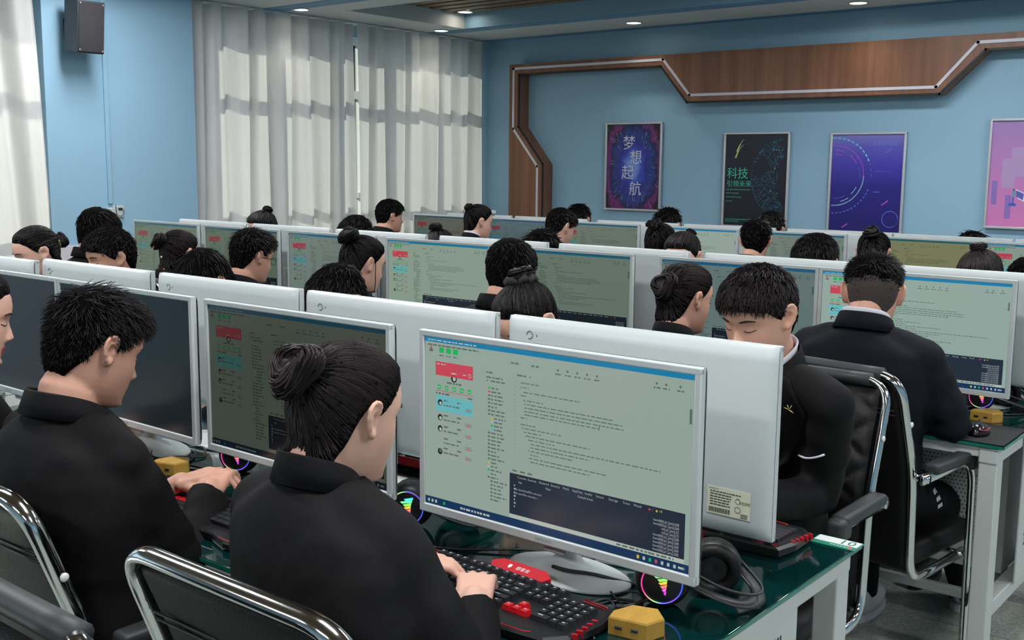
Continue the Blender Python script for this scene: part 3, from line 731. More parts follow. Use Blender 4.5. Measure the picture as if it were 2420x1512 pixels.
# small camera clipped on a far monitor
t = thing('webcam', 'small white webcam clipped on a monitor in front of the wooden upright', 'webcam', (-5.02, 5.935, 1.153))
b = MB(); b.bbox((0, 0, 0.02), (0.062, 0.03, 0.026), 0.006); b.build('body', M_plastic_white, t)
b = MB(); b.bbox((0, -0.002, 0.0035), (0.036, 0.034, 0.007), 0.003); b.build('clip', M_alu, t)
b = MB(); b.ell((0, 0.016, 0.02), (0.008, 0.003, 0.008), 12, 8); b.build('lens', M_black_plastic, t)
# ------------------------------------------------------------------ keyboards, hubs, headsets, mice, cables
M_key = mat('key_black', (30, 32, 36), 0.45, noise_amt=0.05, noise_scale=40)
M_key_red = mat('key_red', (196, 24, 34), 0.42, noise_amt=0.05)
M_kb = mat('keyboard_black', (19, 20, 23), 0.38, noise_amt=0.06)
M_kred = mat('keyboard_red', (176, 20, 36), 0.4, noise_amt=0.04)
M_legend = mat('key_legend', (170, 174, 178), 0.5, noise_amt=0.05)
def key_mesh(w_, d_, m):
    mb = MB(); t = 0.0022
    v = [(-w_ / 2, -d_ / 2, 0), (w_ / 2, -d_ / 2, 0), (w_ / 2, d_ / 2, 0), (-w_ / 2, d_ / 2, 0), (-w_ / 2 + t, -d_ / 2 + t, 0.0085), (w_ / 2 - t, -d_ / 2 + t, 0.0085), (w_ / 2 - t, d_ / 2 - t * .6, 0.0085), (-w_ / 2 + t, d_ / 2 - t * .6, 0.0085)]
    mb.add(v, [(0, 3, 2, 1), (4, 5, 6, 7), (0, 1, 5, 4), (1, 2, 6, 5), (2, 3, 7, 6), (3, 0, 4, 7)])
    mb.add([(-w_ * .22, d_ * .05, 0.0087), (w_ * .06, d_ * .05, 0.0087), (w_ * .06, d_ * .24, 0.0087), (-w_ * .22, d_ * .24, 0.0087)], [(0, 1, 2, 3)], 1)
    return mb.mesh('key', [m, M_legend])
KEYS = []   # x, y, w, red
def _lay():
    u = 0.0185; x0 = -0.207; rows = [0.062, 0.036, 0.0175, -0.001, -0.0195, -0.038]
    xx = x0
    for k in range(13):
        KEYS.append((xx + u / 2 + (0.014 if k > 0 else 0) + (0.006 if k > 4 else 0) + (0.006 if k > 8 else 0), rows[0], u - 0.0015, 0)); xx += u
    specs = [[1] * 13 + [2], [1.5] + [1] * 12 + [1.5], [1.75] + [1] * 11 + [2.25], [2.25] + [1] * 10 + [2.75], [1.25, 1.25, 1.25, 6.25, 1.25, 1.25, 1.25, 1.25]]
    for r, sp in enumerate(specs):
        xx = x0
        for k, s_ in enumerate(sp):
            KEYS.append((xx + s_ * u / 2, rows[r + 1], s_ * u - 0.0015, 1 if (r, k) in ((1, 2), (2, 1), (2, 2), (2, 3)) else 0)); xx += s_ * u
    xn = x0 + 15 * u + 0.006
    for j in (0, 1, 2):
        for k in range(3): KEYS.append((xn + (k + .5) * u, rows[j], u - 0.0015, 0))
    for k in range(3): KEYS.append((xn + (k + .5) * u, rows[5], u - 0.0015, 1))
    KEYS.append((xn + 1.5 * u, rows[4], u - 0.0015, 1))
    xp = xn + 3 * u + 0.006
    for j in range(5):
        for k in range(4):
            if j == 4 and k == 1: continue
            KEYS.append((xp + (k + .5) * u + (u / 2 if (j == 4 and k == 0) else 0), rows[j + 1], (2 * u if (j == 4 and k == 0) else u) - 0.0015, 0))
_lay()
def kb_body():
    mb = MB()
    poly = [(-0.235, 0.02), (-0.225, 0.078), (-0.10, 0.082), (-0.07, 0.094), (0.07, 0.094), (0.10, 0.082), (0.225, 0.078), (0.238, 0.02), (0.232, -0.055), (0.205, -0.088), (0.12, -0.098), (0.06, -0.080), (-0.06, -0.080), (-0.12, -0.098), (-0.205, -0.088), (-0.232, -0.055)]
    n = len(poly); v = []
    for z, s in ((0.0, 0.97), (0.006, 1.0), (0.014, 1.0), (0.0175, 0.965)): v += [(x * s, y * s, z + (0.006 if z > 0.01 else 0) * (y + 0.1) / 0.2) for x, y in poly]
    f = []
    for j in range(3):
        for k in range(n): f.append((j * n + k, j * n + (k + 1) % n, (j + 1) * n + (k + 1) % n, (j + 1) * n + k))
    f += [tuple(range(n - 1, -1, -1)), tuple(3 * n + k for k in range(n))]
    mb.add(v, f); return mb.mesh('base', M_kb)
_c = MB(); _c.box((0, 0, 0), (0.010, 0.0045, 0.012)); ME_claw = _c.mesh('red_claw', M_kred)
def kb_trim(s):
        mb = MB(); mb.sweep([(s * 0.09, -0.086, 0.0178), (s * 0.12, -0.089, 0.0178), (s * 0.16, -0.086, 0.0180), (s * 0.17, -0.080, 0.0182)], 0.0012, 5)
        a = mb.mesh('red_line', M_kred); mb = MB(); mb.sweep([(s * 0.165, 0.070, 0.0240), (s * 0.215, 0.067, 0.0240), (s * 0.217, 0.060, 0.0238), (s * 0.168, 0.062, 0.0238)], 0.0010, 5, closed=True)
        return a, mb.mesh('red_outline', M_kred)
def kb_plate():
    mb = MB(); mb.add([(-0.060, 0.080, 0.0236), (0.060, 0.080, 0.0236), (0.070, 0.094, 0.0285), (0.05, 0.106, 0.0330), (-0.05, 0.106, 0.0330), (-0.070, 0.094, 0.0285), (0.05, 0.106, 0.012), (-0.05, 0.106, 0.012), (0.070, 0.094, 0.012), (-0.070, 0.094, 0.012)], [(0, 1, 2, 3, 4, 5), (4, 3, 6, 7), (3, 2, 8, 6), (5, 4, 7, 9), (1, 8, 2), (0, 5, 9)]); return mb.mesh('emblem_plate', M_kred)
ME_kb, ME_kt, ME_kp = kb_body(), kb_trim(-1) + kb_trim(1), kb_plate()
_kc = {}
def kb_keys_joined():
    mb = MB()
    for (x, y, w_, red) in KEYS:
        mb.box((x, y, 0.0225 + 0.003 * (y + .1) / .2), (w_, 0.0165, 0.008), 1 if red else 0)
    return mb.mesh('key_field', [M_key, M_key_red])
ME_kj = kb_keys_joined()
def keyboard(x, y, rz, label, full):
    t = thing('keyboard', label, 'keyboard', (x, y, 0.7505), rz, 'black gaming keyboards with red keys')
    bs = link('base', ME_kb, t); [link('red_trim', q_, t) for q_ in ME_kt]
    for s in (-1, 1):
        for k in range(5): link('red_claw', ME_claw, t, (s * (0.2335 - 0.002 * k), -0.048 + k * 0.016, 0.0165), (0, 0, s * 0.35))
    ep = link('emblem_plate', ME_kp, t)
    if full:
        for (kx, ky, w_, red) in KEYS:
            k_ = (round(w_, 4), red)
            if k_ not in _kc: _kc[k_] = key_mesh(w_, 0.0170, M_key_red if red else M_key)
            link('key', _kc[k_], t, (kx, ky, 0.0178 + 0.005 * (ky + .1) / .2))
        me = text_mesh('德意龙', 0.0105, mat('emblem_white', (222, 214, 212), 0.5, noise_amt=0.02), 0, 'CENTER')
        link('lettering', me, ep, (0.006, 0.0885, 0.0274), (R(-70), 0, 0))
        b = MB(); b.add([(-0.0245, 0.0868, 0.0267), (-0.0282, 0.0900, 0.0278), (-0.0282, 0.0965, 0.0302), (-0.0208, 0.0965, 0.0302), (-0.0208, 0.0900, 0.0278)], [(0, 1, 2, 3, 4)]); b.build('shield', MATS['emblem_white'], ep)
    else:
        tag(link('key_field', ME_kj, t), kind='stuff')
    return t
keyboard(-1.172, 1.376, R(-2), 'black keyboard with red arrow keys under the bun-haired woman\'s hands at the front', True)
keyboard(-1.84, 1.32, R(1), 'keyboard before the boy with short spiky hair, mostly hidden', False)
keyboard(-2.52, 1.32, 0, 'keyboard on the front desk before the woman at the left edge', False)
keyboard(-1.09, 1.965, R(180), 'keyboard with red edge behind the monitor with the paper label', False)
keyboard(-1.83, 1.97, R(181), 'keyboard glimpsed between two front row monitors beside a headset', False)
keyboard(-1.238, 3.245, R(3), 'keyboard on the middle row aisle desk beside the black mouse mat', False)

# yellow wooden hubs
M_hub = wood_mat('yellow_wood', (164, 124, 44), (198, 158, 76), (8.0, 2.0, 8.0))
def hub(x, y, rz, label):
    t = thing('usb_hub', label, 'hub', (x, y, 0.7505), rz, 'yellow wooden usb hubs')
    poly = [(-0.042, -0.028), (0.024, -0.030), (0.042, 0.006), (0.020, 0.038), (-0.024, 0.034), (-0.044, -0.004)]
    n = len(poly); v = []
    for z, s in ((0, 0.98), (0.002, 1), (0.028, 1), (0.031, 0.96)): v += [(px * s, py * s, z) for px, py in poly]
    f = [(j * n + k, j * n + (k + 1) % n, (j + 1) * n + (k + 1) % n, (j + 1) * n + k) for j in range(3) for k in range(n)] + [tuple(range(n - 1, -1, -1)), tuple(3 * n + k for k in range(n))]
    b = MB(); b.add(v, f); b.build('block', M_hub, t)
    for px in (-0.024, 0.004):
        b = MB(); b.box((px, -0.0292, 0.015), (0.0125, 0.002, 0.0055)); pt = b.build('usb_port', M_alu, t)
        b = MB(); b.box((px, -0.0304, 0.0142), (0.0105, 0.0008, 0.003)); b.build('slot', M_black_plastic, pt)
    return t
hub(-0.893, 1.432, R(12), 'yellow wooden usb hub below the brightest front monitor by the desk edge')
hub(-2.262, 1.475, R(20), 'yellow wooden usb hub by cables in front of the spiky-haired boy')
hub(-0.905, 3.40, R(-5), 'yellow wooden usb hub behind the mouse on the middle row desk')

# headsets with lit ear cups
def rainbow(name, axis):
    m = bpy.data.materials.new(name); m.use_nodes = True; nt = m.node_tree; b = nt.nodes['Principled BSDF']
    tc = nt.nodes.new('ShaderNodeTexCoord'); sp = nt.nodes.new('ShaderNodeSeparateXYZ'); nt.links.new(tc.outputs['Object'], sp.inputs[0])
    mr = nt.nodes.new('ShaderNodeMapRange'); mr.inputs['From Min'].default_value = -0.03; mr.inputs['From Max'].default_value = 0.03
    nt.links.new(sp.outputs[axis], mr.inputs['Value']); cr = nt.nodes.new('ShaderNodeValToRGB'); nt.links.new(mr.outputs[0], cr.inputs[0])
    el = cr.color_ramp.elements
    cs = [(0.0, (1, .05, .5)), (0.25, (1, .06, .9)), (0.45, (1, .25, .05)), (0.6, (.3, 1, .1)), (0.8, (.05, .8, .7)), (1.0, (.1, .25, 1))] if axis == 'Z' else [(0.0, (.8, .05, .35)), (0.3, (.35, .9, .2)), (0.55, (.1, .15, 1)), (0.8, (.25, .1, 1)), (1.0, (.05, .1, 1))]
    el[0].position, el[0].color = cs[0][0], (*cs[0][1], 1); el[1].position, el[1].color = cs[-1][0], (*cs[-1][1], 1)
    for p_, c_ in cs[1:-1]: e = el.new(p_); e.color = (*c_, 1)
    b.inputs['Base Color'].default_value = (0.01, 0.01, 0.01, 1); nt.links.new(cr.outputs[0], b.inputs['Emission Color']); b.inputs['Emission Strength'].default_value = 1.3
    return m
M_rb_logo, M_rb_ring = rainbow('lit_emblem', 'Z'), rainbow('lit_ring', 'X')
HS = None
def headset(x, y, rz, label):
    global HS
    if HS is not None:
        t = copy_tree(HS); t.location = (x, y, 0.7505); t.rotation_euler = (0, 0, rz); t['label'] = label; return t
    t = thing('headset', label, 'headset', (x, y, 0.7505), rz, 'black headsets with lit ear cups'); HS = t
    for k, (cx, cy, s) in enumerate(((0, 0, 1), (0.085, 0.10, -1))):
        b = MB()
        prof = [(0.0, 0.018), (0.034, 0.020), (0.041, 0.016), (0.047, 0.004), (0.050, -0.012), (0.046, -0.030), (0.036, -0.034), (0.0, -0.030)]
        n = 32; v = []; f = []
        for (r_, d_) in prof:
            for i in range(n): a = 2 * math.pi * i / n; v.append((cx + r_ * math.cos(a), cy - s * d_, 0.0505 + r_ * math.sin(a)))
        for j in range(len(prof) - 1):
            for i in range(n): f.append((j * n + i, j * n + (i + 1) % n, (j + 1) * n + (i + 1) % n, (j + 1) * n + i))
        b.add(v, f, 0, True); cup = b.build('ear_cup', M_black_plastic, t)
        if k == 0:
            b = MB(); b.sweep([(0.0345 * math.cos(a), -0.0205, 0.0345 * math.sin(a)) for a in np.linspace(0, 2 * math.pi, 36, endpoint=False)], 0.0011, 6, closed=True); b.build('lit_ring', M_rb_ring, cup, (0, 0, 0.0505))
            b = MB()
            for q, (z0, xl, xr) in enumerate(((0.016, -0.006, 0.014), (0.010, -0.014, 0.012), (0.004, -0.008, 0.010), (-0.002, -0.006, 0.009), (-0.008, -0.003, 0.009), (-0.014, 0.0, 0.008), (-0.020, 0.003, 0.008))):
                b.add([(xl, -0.0202, z0 + 0.003), (xr, -0.0202, z0 + 0.007), (xr - 0.001, -0.0202, z0 + 0.0015), (xl + 0.004, -0.0202, z0 - 0.001)], [(0, 1, 2, 3)])
            b.build('lit_emblem', M_rb_logo, cup, (0, 0, 0.0505))
        pad = MB(); pad.sweep([(cx + 0.036 * math.cos(a), cy + s * 0.036, 0.0505 + 0.036 * math.sin(a)) for a in np.linspace(0, 2 * math.pi, 24, endpoint=False)], 0.012, 8, closed=True); pad.build('ear_pad', M_leather, cup)
    b = MB(); b.sweep(bez([(0.040, 0.0, 0.05), (0.09, -0.02, 0.036), (0.135, -0.01, 0.022), (0.160, 0.03, 0.018), (0.158, 0.07, 0.022), (0.128, 0.10, 0.045)], 8), (0.014, 0.004), 8, up=(0, 0, 1)); b.build('headband', M_black_plastic, t)
    b = MB(); b.sweep(bez([(0.045, 0.0, 0.070), (0.10, -0.02, 0.052), (0.15, 0.0, 0.036), (0.168, 0.04, 0.036), (0.130, 0.10, 0.062)], 8), 0.0028, 6); b.build('steel_band', M_black_plastic, t)
    b = MB(); b.sweep(bez([(-0.02, -0.012, 0.02), (-0.05, -0.03, 0.012), (-0.075, -0.03, 0.006)], 6), 0.0035, 6); b.build('microphone', M_black_plastic, t)
    return t
headset(-0.918, 1.545, R(28), 'headset with glowing emblem under the corner of the brightest monitor')
headset(-1.535, 1.555, R(30), 'headset with glowing emblem beside the bun-haired woman\'s face')
headset(-2.13, 1.57, R(35), 'headset lying in the dark under the dim second monitor')
headset(-0.965, 3.52, R(25), 'headset with glowing emblem under the aisle monitor of the middle row')

# mouse and mat on the middle row desk
b = MB(); b.bbox((0, 0, 0.0012), (0.215, 0.25, 0.0024), 0.001, seg=1); tag(b.build('mouse_mat', mat('mat_black', (17, 18, 20), 0.75, noise_amt=0.08, noise_scale=60), None, (-0.888, 3.225, 0.7505), (0, 0, R(1))), 'thin black mouse mat at the corner of the middle row desk', 'mouse mat')
def mouse(x, y, rz, z, label):
    t = thing('computer_mouse', label, 'mouse', (x, y, z), rz)
    n = 20; v = []; f = []
    for j in range(9):
        th = math.pi / 2 * j / 8; r_ = math.cos(th); z_ = 0.036 * math.sin(th)
        for i in range(n):
            a = 2 * math.pi * i / n; v.append((0.031 * r_ * math.cos(a) * (1 - 0.12 * abs(math.sin(a))), 0.058 * r_ * math.sin(a), z_ * (1 - 0.25 * math.sin(a) * r_)))
    for j in range(8):
        for i in range(n): f.append((j * n + i, j * n + (i + 1) % n, (j + 1) * n + (i + 1) % n, (j + 1) * n + i))
    f.append(tuple(range(n - 1, -1, -1)))
    b = MB(); b.add(v, f, 0, True); b.build('shell', mat('mouse_black', (22, 22, 25), 0.2, noise_amt=0.05), t)
    b = MB()
    for s in (-1, 1): b.sweep(bez([(s * 0.026, 0.03, 0.014), (s * 0.0285, 0.005, 0.017), (s * 0.025, -0.03, 0.017), (s * 0.012, -0.048, 0.02)], 5), 0.0022, 6)
    b.build('red_trim', mat('mouse_red', (168, 40, 60), 0.35, noise_amt=0.05), t)
    b = MB(); b.sweep([(-0.004, 0.038, 0.024), (0.004, 0.038, 0.024)], 0.007, 12); b.build('wheel', M_dark_pad, t)
    b = MB(); b.sweep(bez([(0, 0.056, 0.012), (0.01, 0.09, 0.004), (-0.03, 0.13, 0.003), (-0.02, 0.2, 0.003), (-0.06, 0.26, 0.003)], 8), 0.0016, 6); b.build('cord', M_black_plastic, t)
    return t
mouse(-0.876, 3.205, R(6), 0.753, 'black and red mouse on the mat at the corner of the middle row desk')

# loose cables on the front desks
def cable(pts, label, r=0.0026, n=8): b = MB(); b.sweep(bez(pts, n), r, 6); return tag(b.build('cable', M_black_plastic), label, 'cable')
zc = 0.7535
cable([(-1.30, 1.62, zc), (-1.24, 1.575, zc), (-1.20, 1.60, zc + .006), (-1.12, 1.66, zc)], 'black cable curving behind the white stand of the brightest monitor')
cable([(-1.45, 1.49, zc), (-1.36, 1.53, zc), (-1.26, 1.60, zc + .004), (-1.16, 1.645, zc)], 'long black cable from the keyboard running left along the desk')
cable([(-1.135, 1.52, 0.778), (-1.10, 1.522, 0.778), (-1.06, 1.55, 0.772), (-1.0, 1.60, zc), (-0.93, 1.66, zc)], 'black cable lying across the white monitor stand', 0.0034)
cable([(-1.02, 1.475, zc), (-1.00, 1.50, zc + .004), (-0.975, 1.485, zc), (-0.985, 1.455, zc), (-1.01, 1.47, zc + .002), (-1.0, 1.515, zc), (-0.96, 1.53, zc), (-0.945, 1.50, zc), (-0.97, 1.46, zc + .003), (-0.962, 1.40, zc), (-0.93, 1.36, zc)], 'tangled black cable between the keyboard and the yellow hub', 0.0022)
cable([(-1.01, 1.53, zc), (-0.98, 1.555, zc + .006), (-0.95, 1.535, zc), (-0.965, 1.505, zc), (-1.0, 1.52, zc + .004), (-1.03, 1.56, zc), (-1.0, 1.62, zc)], 'coiled black cable to the right of the white monitor stand', 0.0022)
cable([(-2.50, 1.56, zc), (-2.44, 1.60, zc + .01), (-2.38, 1.58, zc), (-2.36, 1.53, zc), (-2.41, 1.51, zc + .006), (-2.45, 1.56, zc + .012), (-2.40, 1.62, zc), (-2.33, 1.58, zc), (-2.29, 1.51, zc)], 'tangle of black cable beside the dark front monitor stand', 0.0026)
cable([(-2.40, 1.50, zc), (-2.35, 1.55, zc + .006), (-2.32, 1.60, zc), (-2.38, 1.64, zc + .008), (-2.44, 1.60, zc), (-2.42, 1.54, zc), (-2.33, 1.52, zc + .004), (-2.22, 1.54, zc), (-2.12, 1.57, zc)], 'black cable running from the hub towards the dim monitor', 0.0024)
cable([(-1.05, 3.50, zc), (-0.98, 3.47, zc + .004), (-0.90, 3.50, zc), (-0.84, 3.56, zc), (-0.86, 3.63, zc)], 'black cable on the middle row desk beside the headset', 0.0026)

# ------------------------------------------------------------------ things on the pillar
t = thing('loudspeaker', 'black wall loudspeaker with dark grille high on the blue pillar', 'loudspeaker', (-6.865, 3.925, 2.385))
RS = Matrix.Rotation(R(6), 3, 'Y') @ Matrix.Rotation(R(0), 3, 'Z')
b = MB(); b.bbox((0, 0, 0), (0.17, 0.19, 0.335), 0.006, rot=RS); b.build('cabinet', mat('speaker_blue_black', (46, 54, 64), 0.5, noise_amt=0.05), t)
b = MB(); b.bbox(RS @ Vector((0.088, 0, 0)), (0.012, 0.180, 0.322), 0.005, rot=RS); gr = b.build('grille', mat('speaker_grille', (44, 42, 46), 0.75, noise_amt=0.25, noise_scale=12, bump=0.6, bump_scale=420), t)
b = MB()
for sy in (-1, 1):
    for sz in (-1, 1): b.ell(RS @ Vector((0.0945, sy * 0.08, sz * 0.148)), (0.002, 0.005, 0.005), 8, 6)
b.build('screw', M_alu, gr)
b = MB(); b.box((-0.13, 0, 0.0), (0.10, 0.03, 0.05)); b.box((-0.178, 0, 0), (0.012, 0.09, 0.12)); b.build('bracket', M_black_plastic, t)
b = MB(); b.sweep(bez([(-0.06, 0.10, -0.03), (-0.09, 0.16, -0.06), (-0.165, 0.225, -0.09)], 6), 0.002, 5); b.build('red_wire', mat('wire_red', (170, 50, 90), 0.5, noise_amt=0.05), t)
b = MB(); b.sweep(bez([(-0.06, 0.10, -0.06), (-0.10, 0.15, -0.10), (-0.165, 0.225, -0.095)], 6), 0.002, 5); b.build('blue_wire', mat('wire_blue', (60, 80, 120), 0.5, noise_amt=0.05), t)
b = MB(); b.bbox((-7.041, 4.165, 1.965), (0.018, 0.032, 1.51), 0.004); tag(b.build('cable_duct', M_blue), 'blue painted cable duct running down the pillar to the socket', 'cable duct')
t = thing('wall_socket', 'white double socket plate with a looped black cord on the pillar', 'socket', (-7.05, 4.205, 1.155))
b = MB(); b.bbox((0.006, 0.022, 0), (0.014, 0.082, 0.084), 0.005); b.build('plate', M_plastic_white, t)
b = MB(); b.bbox((0.014, -0.048, -0.004), (0.03, 0.062, 0.062), 0.006); b.build('adapter', M_plastic_white, t)
b = MB(); b.box((0.016, 0.03, 0.018), (0.008, 0.028, 0.014)); b.build('plug', M_black_plastic, t)
b = MB(); b.sweep(bez([(0.02, -0.01, 0.05), (0.022, -0.005, 0.02), (0.024, 0.0, -0.02), (0.024, 0.03, -0.032), (0.024, 0.052, -0.012), (0.022, 0.045, 0.018), (0.02, 0.03, 0.02)], 8), 0.002, 6); b.build('cord', M_black_plastic, t)

# ------------------------------------------------------------------ posters
YP = 8.372
def poster(x0, x1, z0, z1, label, base):
    t = thing('framed_poster', label, 'poster', ((x0 + x1) / 2, YP, (z0 + z1) / 2), 0, 'framed posters on the back wall')
    W_, H_ = x1 - x0, z1 - z0; fw = 0.018
    b = MB()
    for c, d in (((0, 0, H_ / 2 - fw / 2), (W_, 0.024, fw)), ((0, 0, -H_ / 2 + fw / 2), (W_, 0.024, fw)), ((-W_ / 2 + fw / 2, 0, 0), (fw, 0.0235, H_ - 0.001)), ((W_ / 2 - fw / 2, 0, 0), (fw, 0.0235, H_ - 0.001))): b.bbox(c, d, 0.004)
    b.build('frame', mat('silver_frame', (196, 198, 202), 0.3, 0.35, noise_amt=0.03), t)
    b = MB(); b.box((0, 0.006, 0), (W_ - fw, 0.008, H_ - fw)); pr = b.build('print', base, t)
    return t, pr, W_ - 2 * fw, H_ - 2 * fw
def ink(name, col): return mat('ink_' + name, col, 0.35, noise_amt=0.02, spec=0.4)
def nebula():
    m = bpy.data.materials.new('print_nebula'); m.use_nodes = True; nt = m.node_tree; b = nt.nodes['Principled BSDF']; N = nt.nodes.new; Lk = nt.links.new
    tc = N('ShaderNodeTexCoord'); mp = N('ShaderNodeMapping'); mp.inputs['Scale'].default_value = (3.4, 0, 2.2); Lk(tc.outputs['Object'], mp.inputs[0])
    ln = N('ShaderNodeVectorMath'); ln.operation = 'LENGTH'; Lk(mp.outputs[0], ln.inputs[0])
    n1 = N('ShaderNodeTexNoise'); n1.inputs['Scale'].default_value = 11; n1.inputs['Detail'].default_value = 7; Lk(tc.outputs['Object'], n1.inputs['Vector'])
    ad = N('ShaderNodeMath'); ad.operation = 'MULTIPLY_ADD'; ad.inputs[1].default_value = 0.55; Lk(n1.outputs['Fac'], ad.inputs[0]); Lk(ln.outputs['Value'], ad.inputs[2])
    cr = N('ShaderNodeValToRGB'); el = cr.color_ramp.elements; el[0].position = 0.30; el[0].color = (*lin((120, 150, 225)), 1); el[1].position = 1.0; el[1].color = (*lin((26, 20, 34)), 1)
    for p_, c_ in ((0.42, (58, 84, 196)), (0.56, (38, 40, 138)), (0.68, (34, 60, 138)), (0.8, (26, 28, 74)), (0.9, (120, 40, 120))): e = el.new(p_); e.color = (*lin(c_), 1)
    mul = N('ShaderNodeMath'); mul.operation = 'MULTIPLY'; mul.inputs[1].default_value = 0.72; Lk(ad.outputs[0], mul.inputs[0]); Lk(mul.outputs[0], cr.inputs[0]); Lk(cr.outputs[0], b.inputs['Base Color']); b.inputs['Roughness'].default_value = 0.35
    return m
t, pr, W_, H_ = poster(-5.716, -5.113, 1.108, 1.90, 'poster of a blue and purple starburst with four white vertical characters', nebula())
for s_, x, z in (('梦', -0.045, 0.165), ('想', 0.03, 0.035), ('起', -0.055, -0.10), ('航', 0.03, -0.245)):
    link('lettering', text_mesh(s_, 0.135, ink('white', (214, 214, 220)), 0, 'CENTER'), pr, (x, 0.0012, z))
def streaks(seed, n, cols, r0, r1):
    rnd = random.Random(seed); mb = MB()
    for k in range(n):
        a = rnd.uniform(0, 2 * math.pi); r_ = rnd.uniform(r0, r1); L = rnd.uniform(0.02, 0.06); c = Vector((math.cos(a), math.sin(a) * 1.3)); p = c * r_; q = c * (r_ + L)
        if abs(q.x) > W_ / 2 - .005 or abs(q.y) > H_ / 2 - .005 or abs(p.x) > W_ / 2 - .005 or abs(p.y) > H_ / 2 - .005: continue
        d = Vector((-c.y, c.x)) * 0.0016
        mb.add([(p.x, 0.0014, p.y), (q.x + d.x, 0.0014, q.y + d.y), (q.x - d.x, 0.0014, q.y - d.y)], [(0, 1, 2)], k % len(cols))
    return mb
tag(streaks(2, 170, [0, 1, 2], 0.15, 0.36).build('streaks', [ink('cyan', (60, 150, 190)), ink('lilac', (150, 90, 170)), ink('pale', (170, 190, 215))], pr), kind='stuff')

t, pr, W_, H_ = poster(-4.50, -3.90, 1.003, 1.799, 'dark poster with a dotted teal globe, a comet and green characters', ink('night', (26, 30, 44)))
link('lettering', text_mesh('科技', 0.10, ink('mint', (70, 190, 160)), 0), pr, (-0.265, 0.0012, 0.02)); link('lettering', text_mesh('引领未来', 0.058, ink('mint', (70, 190, 160)), 0), pr, (-0.265, 0.0012, -0.052))
b = MB(); rnd = random.Random(9)
for z, x1 in ((-0.085, -0.045), (-0.115, -0.15), (-0.148, -0.13), (-0.182, -0.21), (-0.335, 0.0), (-0.352, -0.16)):
    x = -0.265
    while x < x1: w_ = rnd.uniform(0.008, 0.02); b.quad((x, 0.0012, z), (x + w_, 0.0012, z), (x + w_, 0.0012, z + 0.009), (x, 0.0012, z + 0.009)); x += w_ + 0.004
tag(b.build('small_print', ink('dim_mint', (58, 140, 122)), pr), kind='stuff')
b = MB(); cx, cz, rr = 0.265, 0.02, 0.30; pts = []
for k in range(520):
    a = rnd.uniform(R(95), R(265)); r_ = rr * math.sqrt(rnd.uniform(0.02, 1)) * (1 if rnd.random() < .7 else 1.0)
    x, z = cx + r_ * math.cos(a), cz + r_ * math.sin(a) * 1.1
    if x > W_ / 2 - .006 or abs(z) > H_ / 2 - .006 or (noise.noise((x * 7, z * 7, 1.3)) < -0.05 and r_ < rr * .93): continue
    s_ = rnd.choice((0.0018, 0.0022, 0.0028, 0.0058 if rnd.random() < .14 else 0.002)); pts.append((x, z))
    b.add([(x + s_ * math.cos(q), 0.0013, z + s_ * math.sin(q)) for q in (0, 1.05, 2.1, 3.14, 4.19, 5.24)], [(0, 1, 2, 3, 4, 5)], 0 if rnd.random() < .75 else 1)
for k in range(1, len(pts), 2):
    p, q = pts[k], min(pts[max(0, k - 40):k], key=lambda o: (o[0] - pts[k][0]) ** 2 + (o[1] - pts[k][1]) ** 2)
    d = Vector((q[0] - p[0], q[1] - p[1])); 
    if d.length < 1e-4: continue
    n_ = Vector((-d.y, d.x)).normalized() * 0.0008
    b.add([(p[0] + n_.x, 0.0013, p[1] + n_.y), (p[0] - n_.x, 0.0013, p[1] - n_.y), (q[0] - n_.x, 0.0013, q[1] - n_.y), (q[0] + n_.x, 0.0013, q[1] + n_.y)], [(0, 1, 2, 3)], 2)
arc = [(cx + rr * math.cos(a), 0.0011, cz + rr * 1.1 * math.sin(a)) for a in np.linspace(R(105), R(262), 40)]
arc = [p for p in arc if p[0] < W_ / 2 - .004 and abs(p[2]) < H_ / 2 - .004]; b.sweep(arc, 0.0013, 4, 2)
tag(b.build('globe_dots', [ink('teal', (66, 160, 182)), ink('sky', (120, 200, 220)), ink('deep_teal', (44, 104, 136))], pr), kind='stuff')
b = MB()
for off in ((0, 0), (0.012, 0.05)):
    l = bez([(-0.19 + off[0], 0, 0.185 + off[1]), (-0.165 + off[0], 0, 0.24 + off[1]), (-0.13 + off[0], 0, 0.285 + off[1]), (-0.07 + off[0] * .2, 0, 0.315)], 6); w_ = np.linspace(0.008, 0.0006, len(l))
    for k in range(len(l) - 1):
        b.add([(l[k].x - w_[k] * .8, 0.0012, l[k].z + w_[k] * .5), (l[k].x + w_[k] * .8, 0.0012, l[k].z - w_[k] * .5), (l[k + 1].x + w_[k + 1] * .8, 0.0012, l[k + 1].z - w_[k + 1] * .5), (l[k + 1].x - w_[k + 1] * .8, 0.0012, l[k + 1].z + w_[k + 1] * .5)], [(0, 1, 2, 3)], min(2, int(k / len(l) * 3)))
b.build('comet', [ink('lemon', (206, 206, 120)), ink('sage', (150, 160, 130)), ink('violet', (84, 70, 150))], pr)

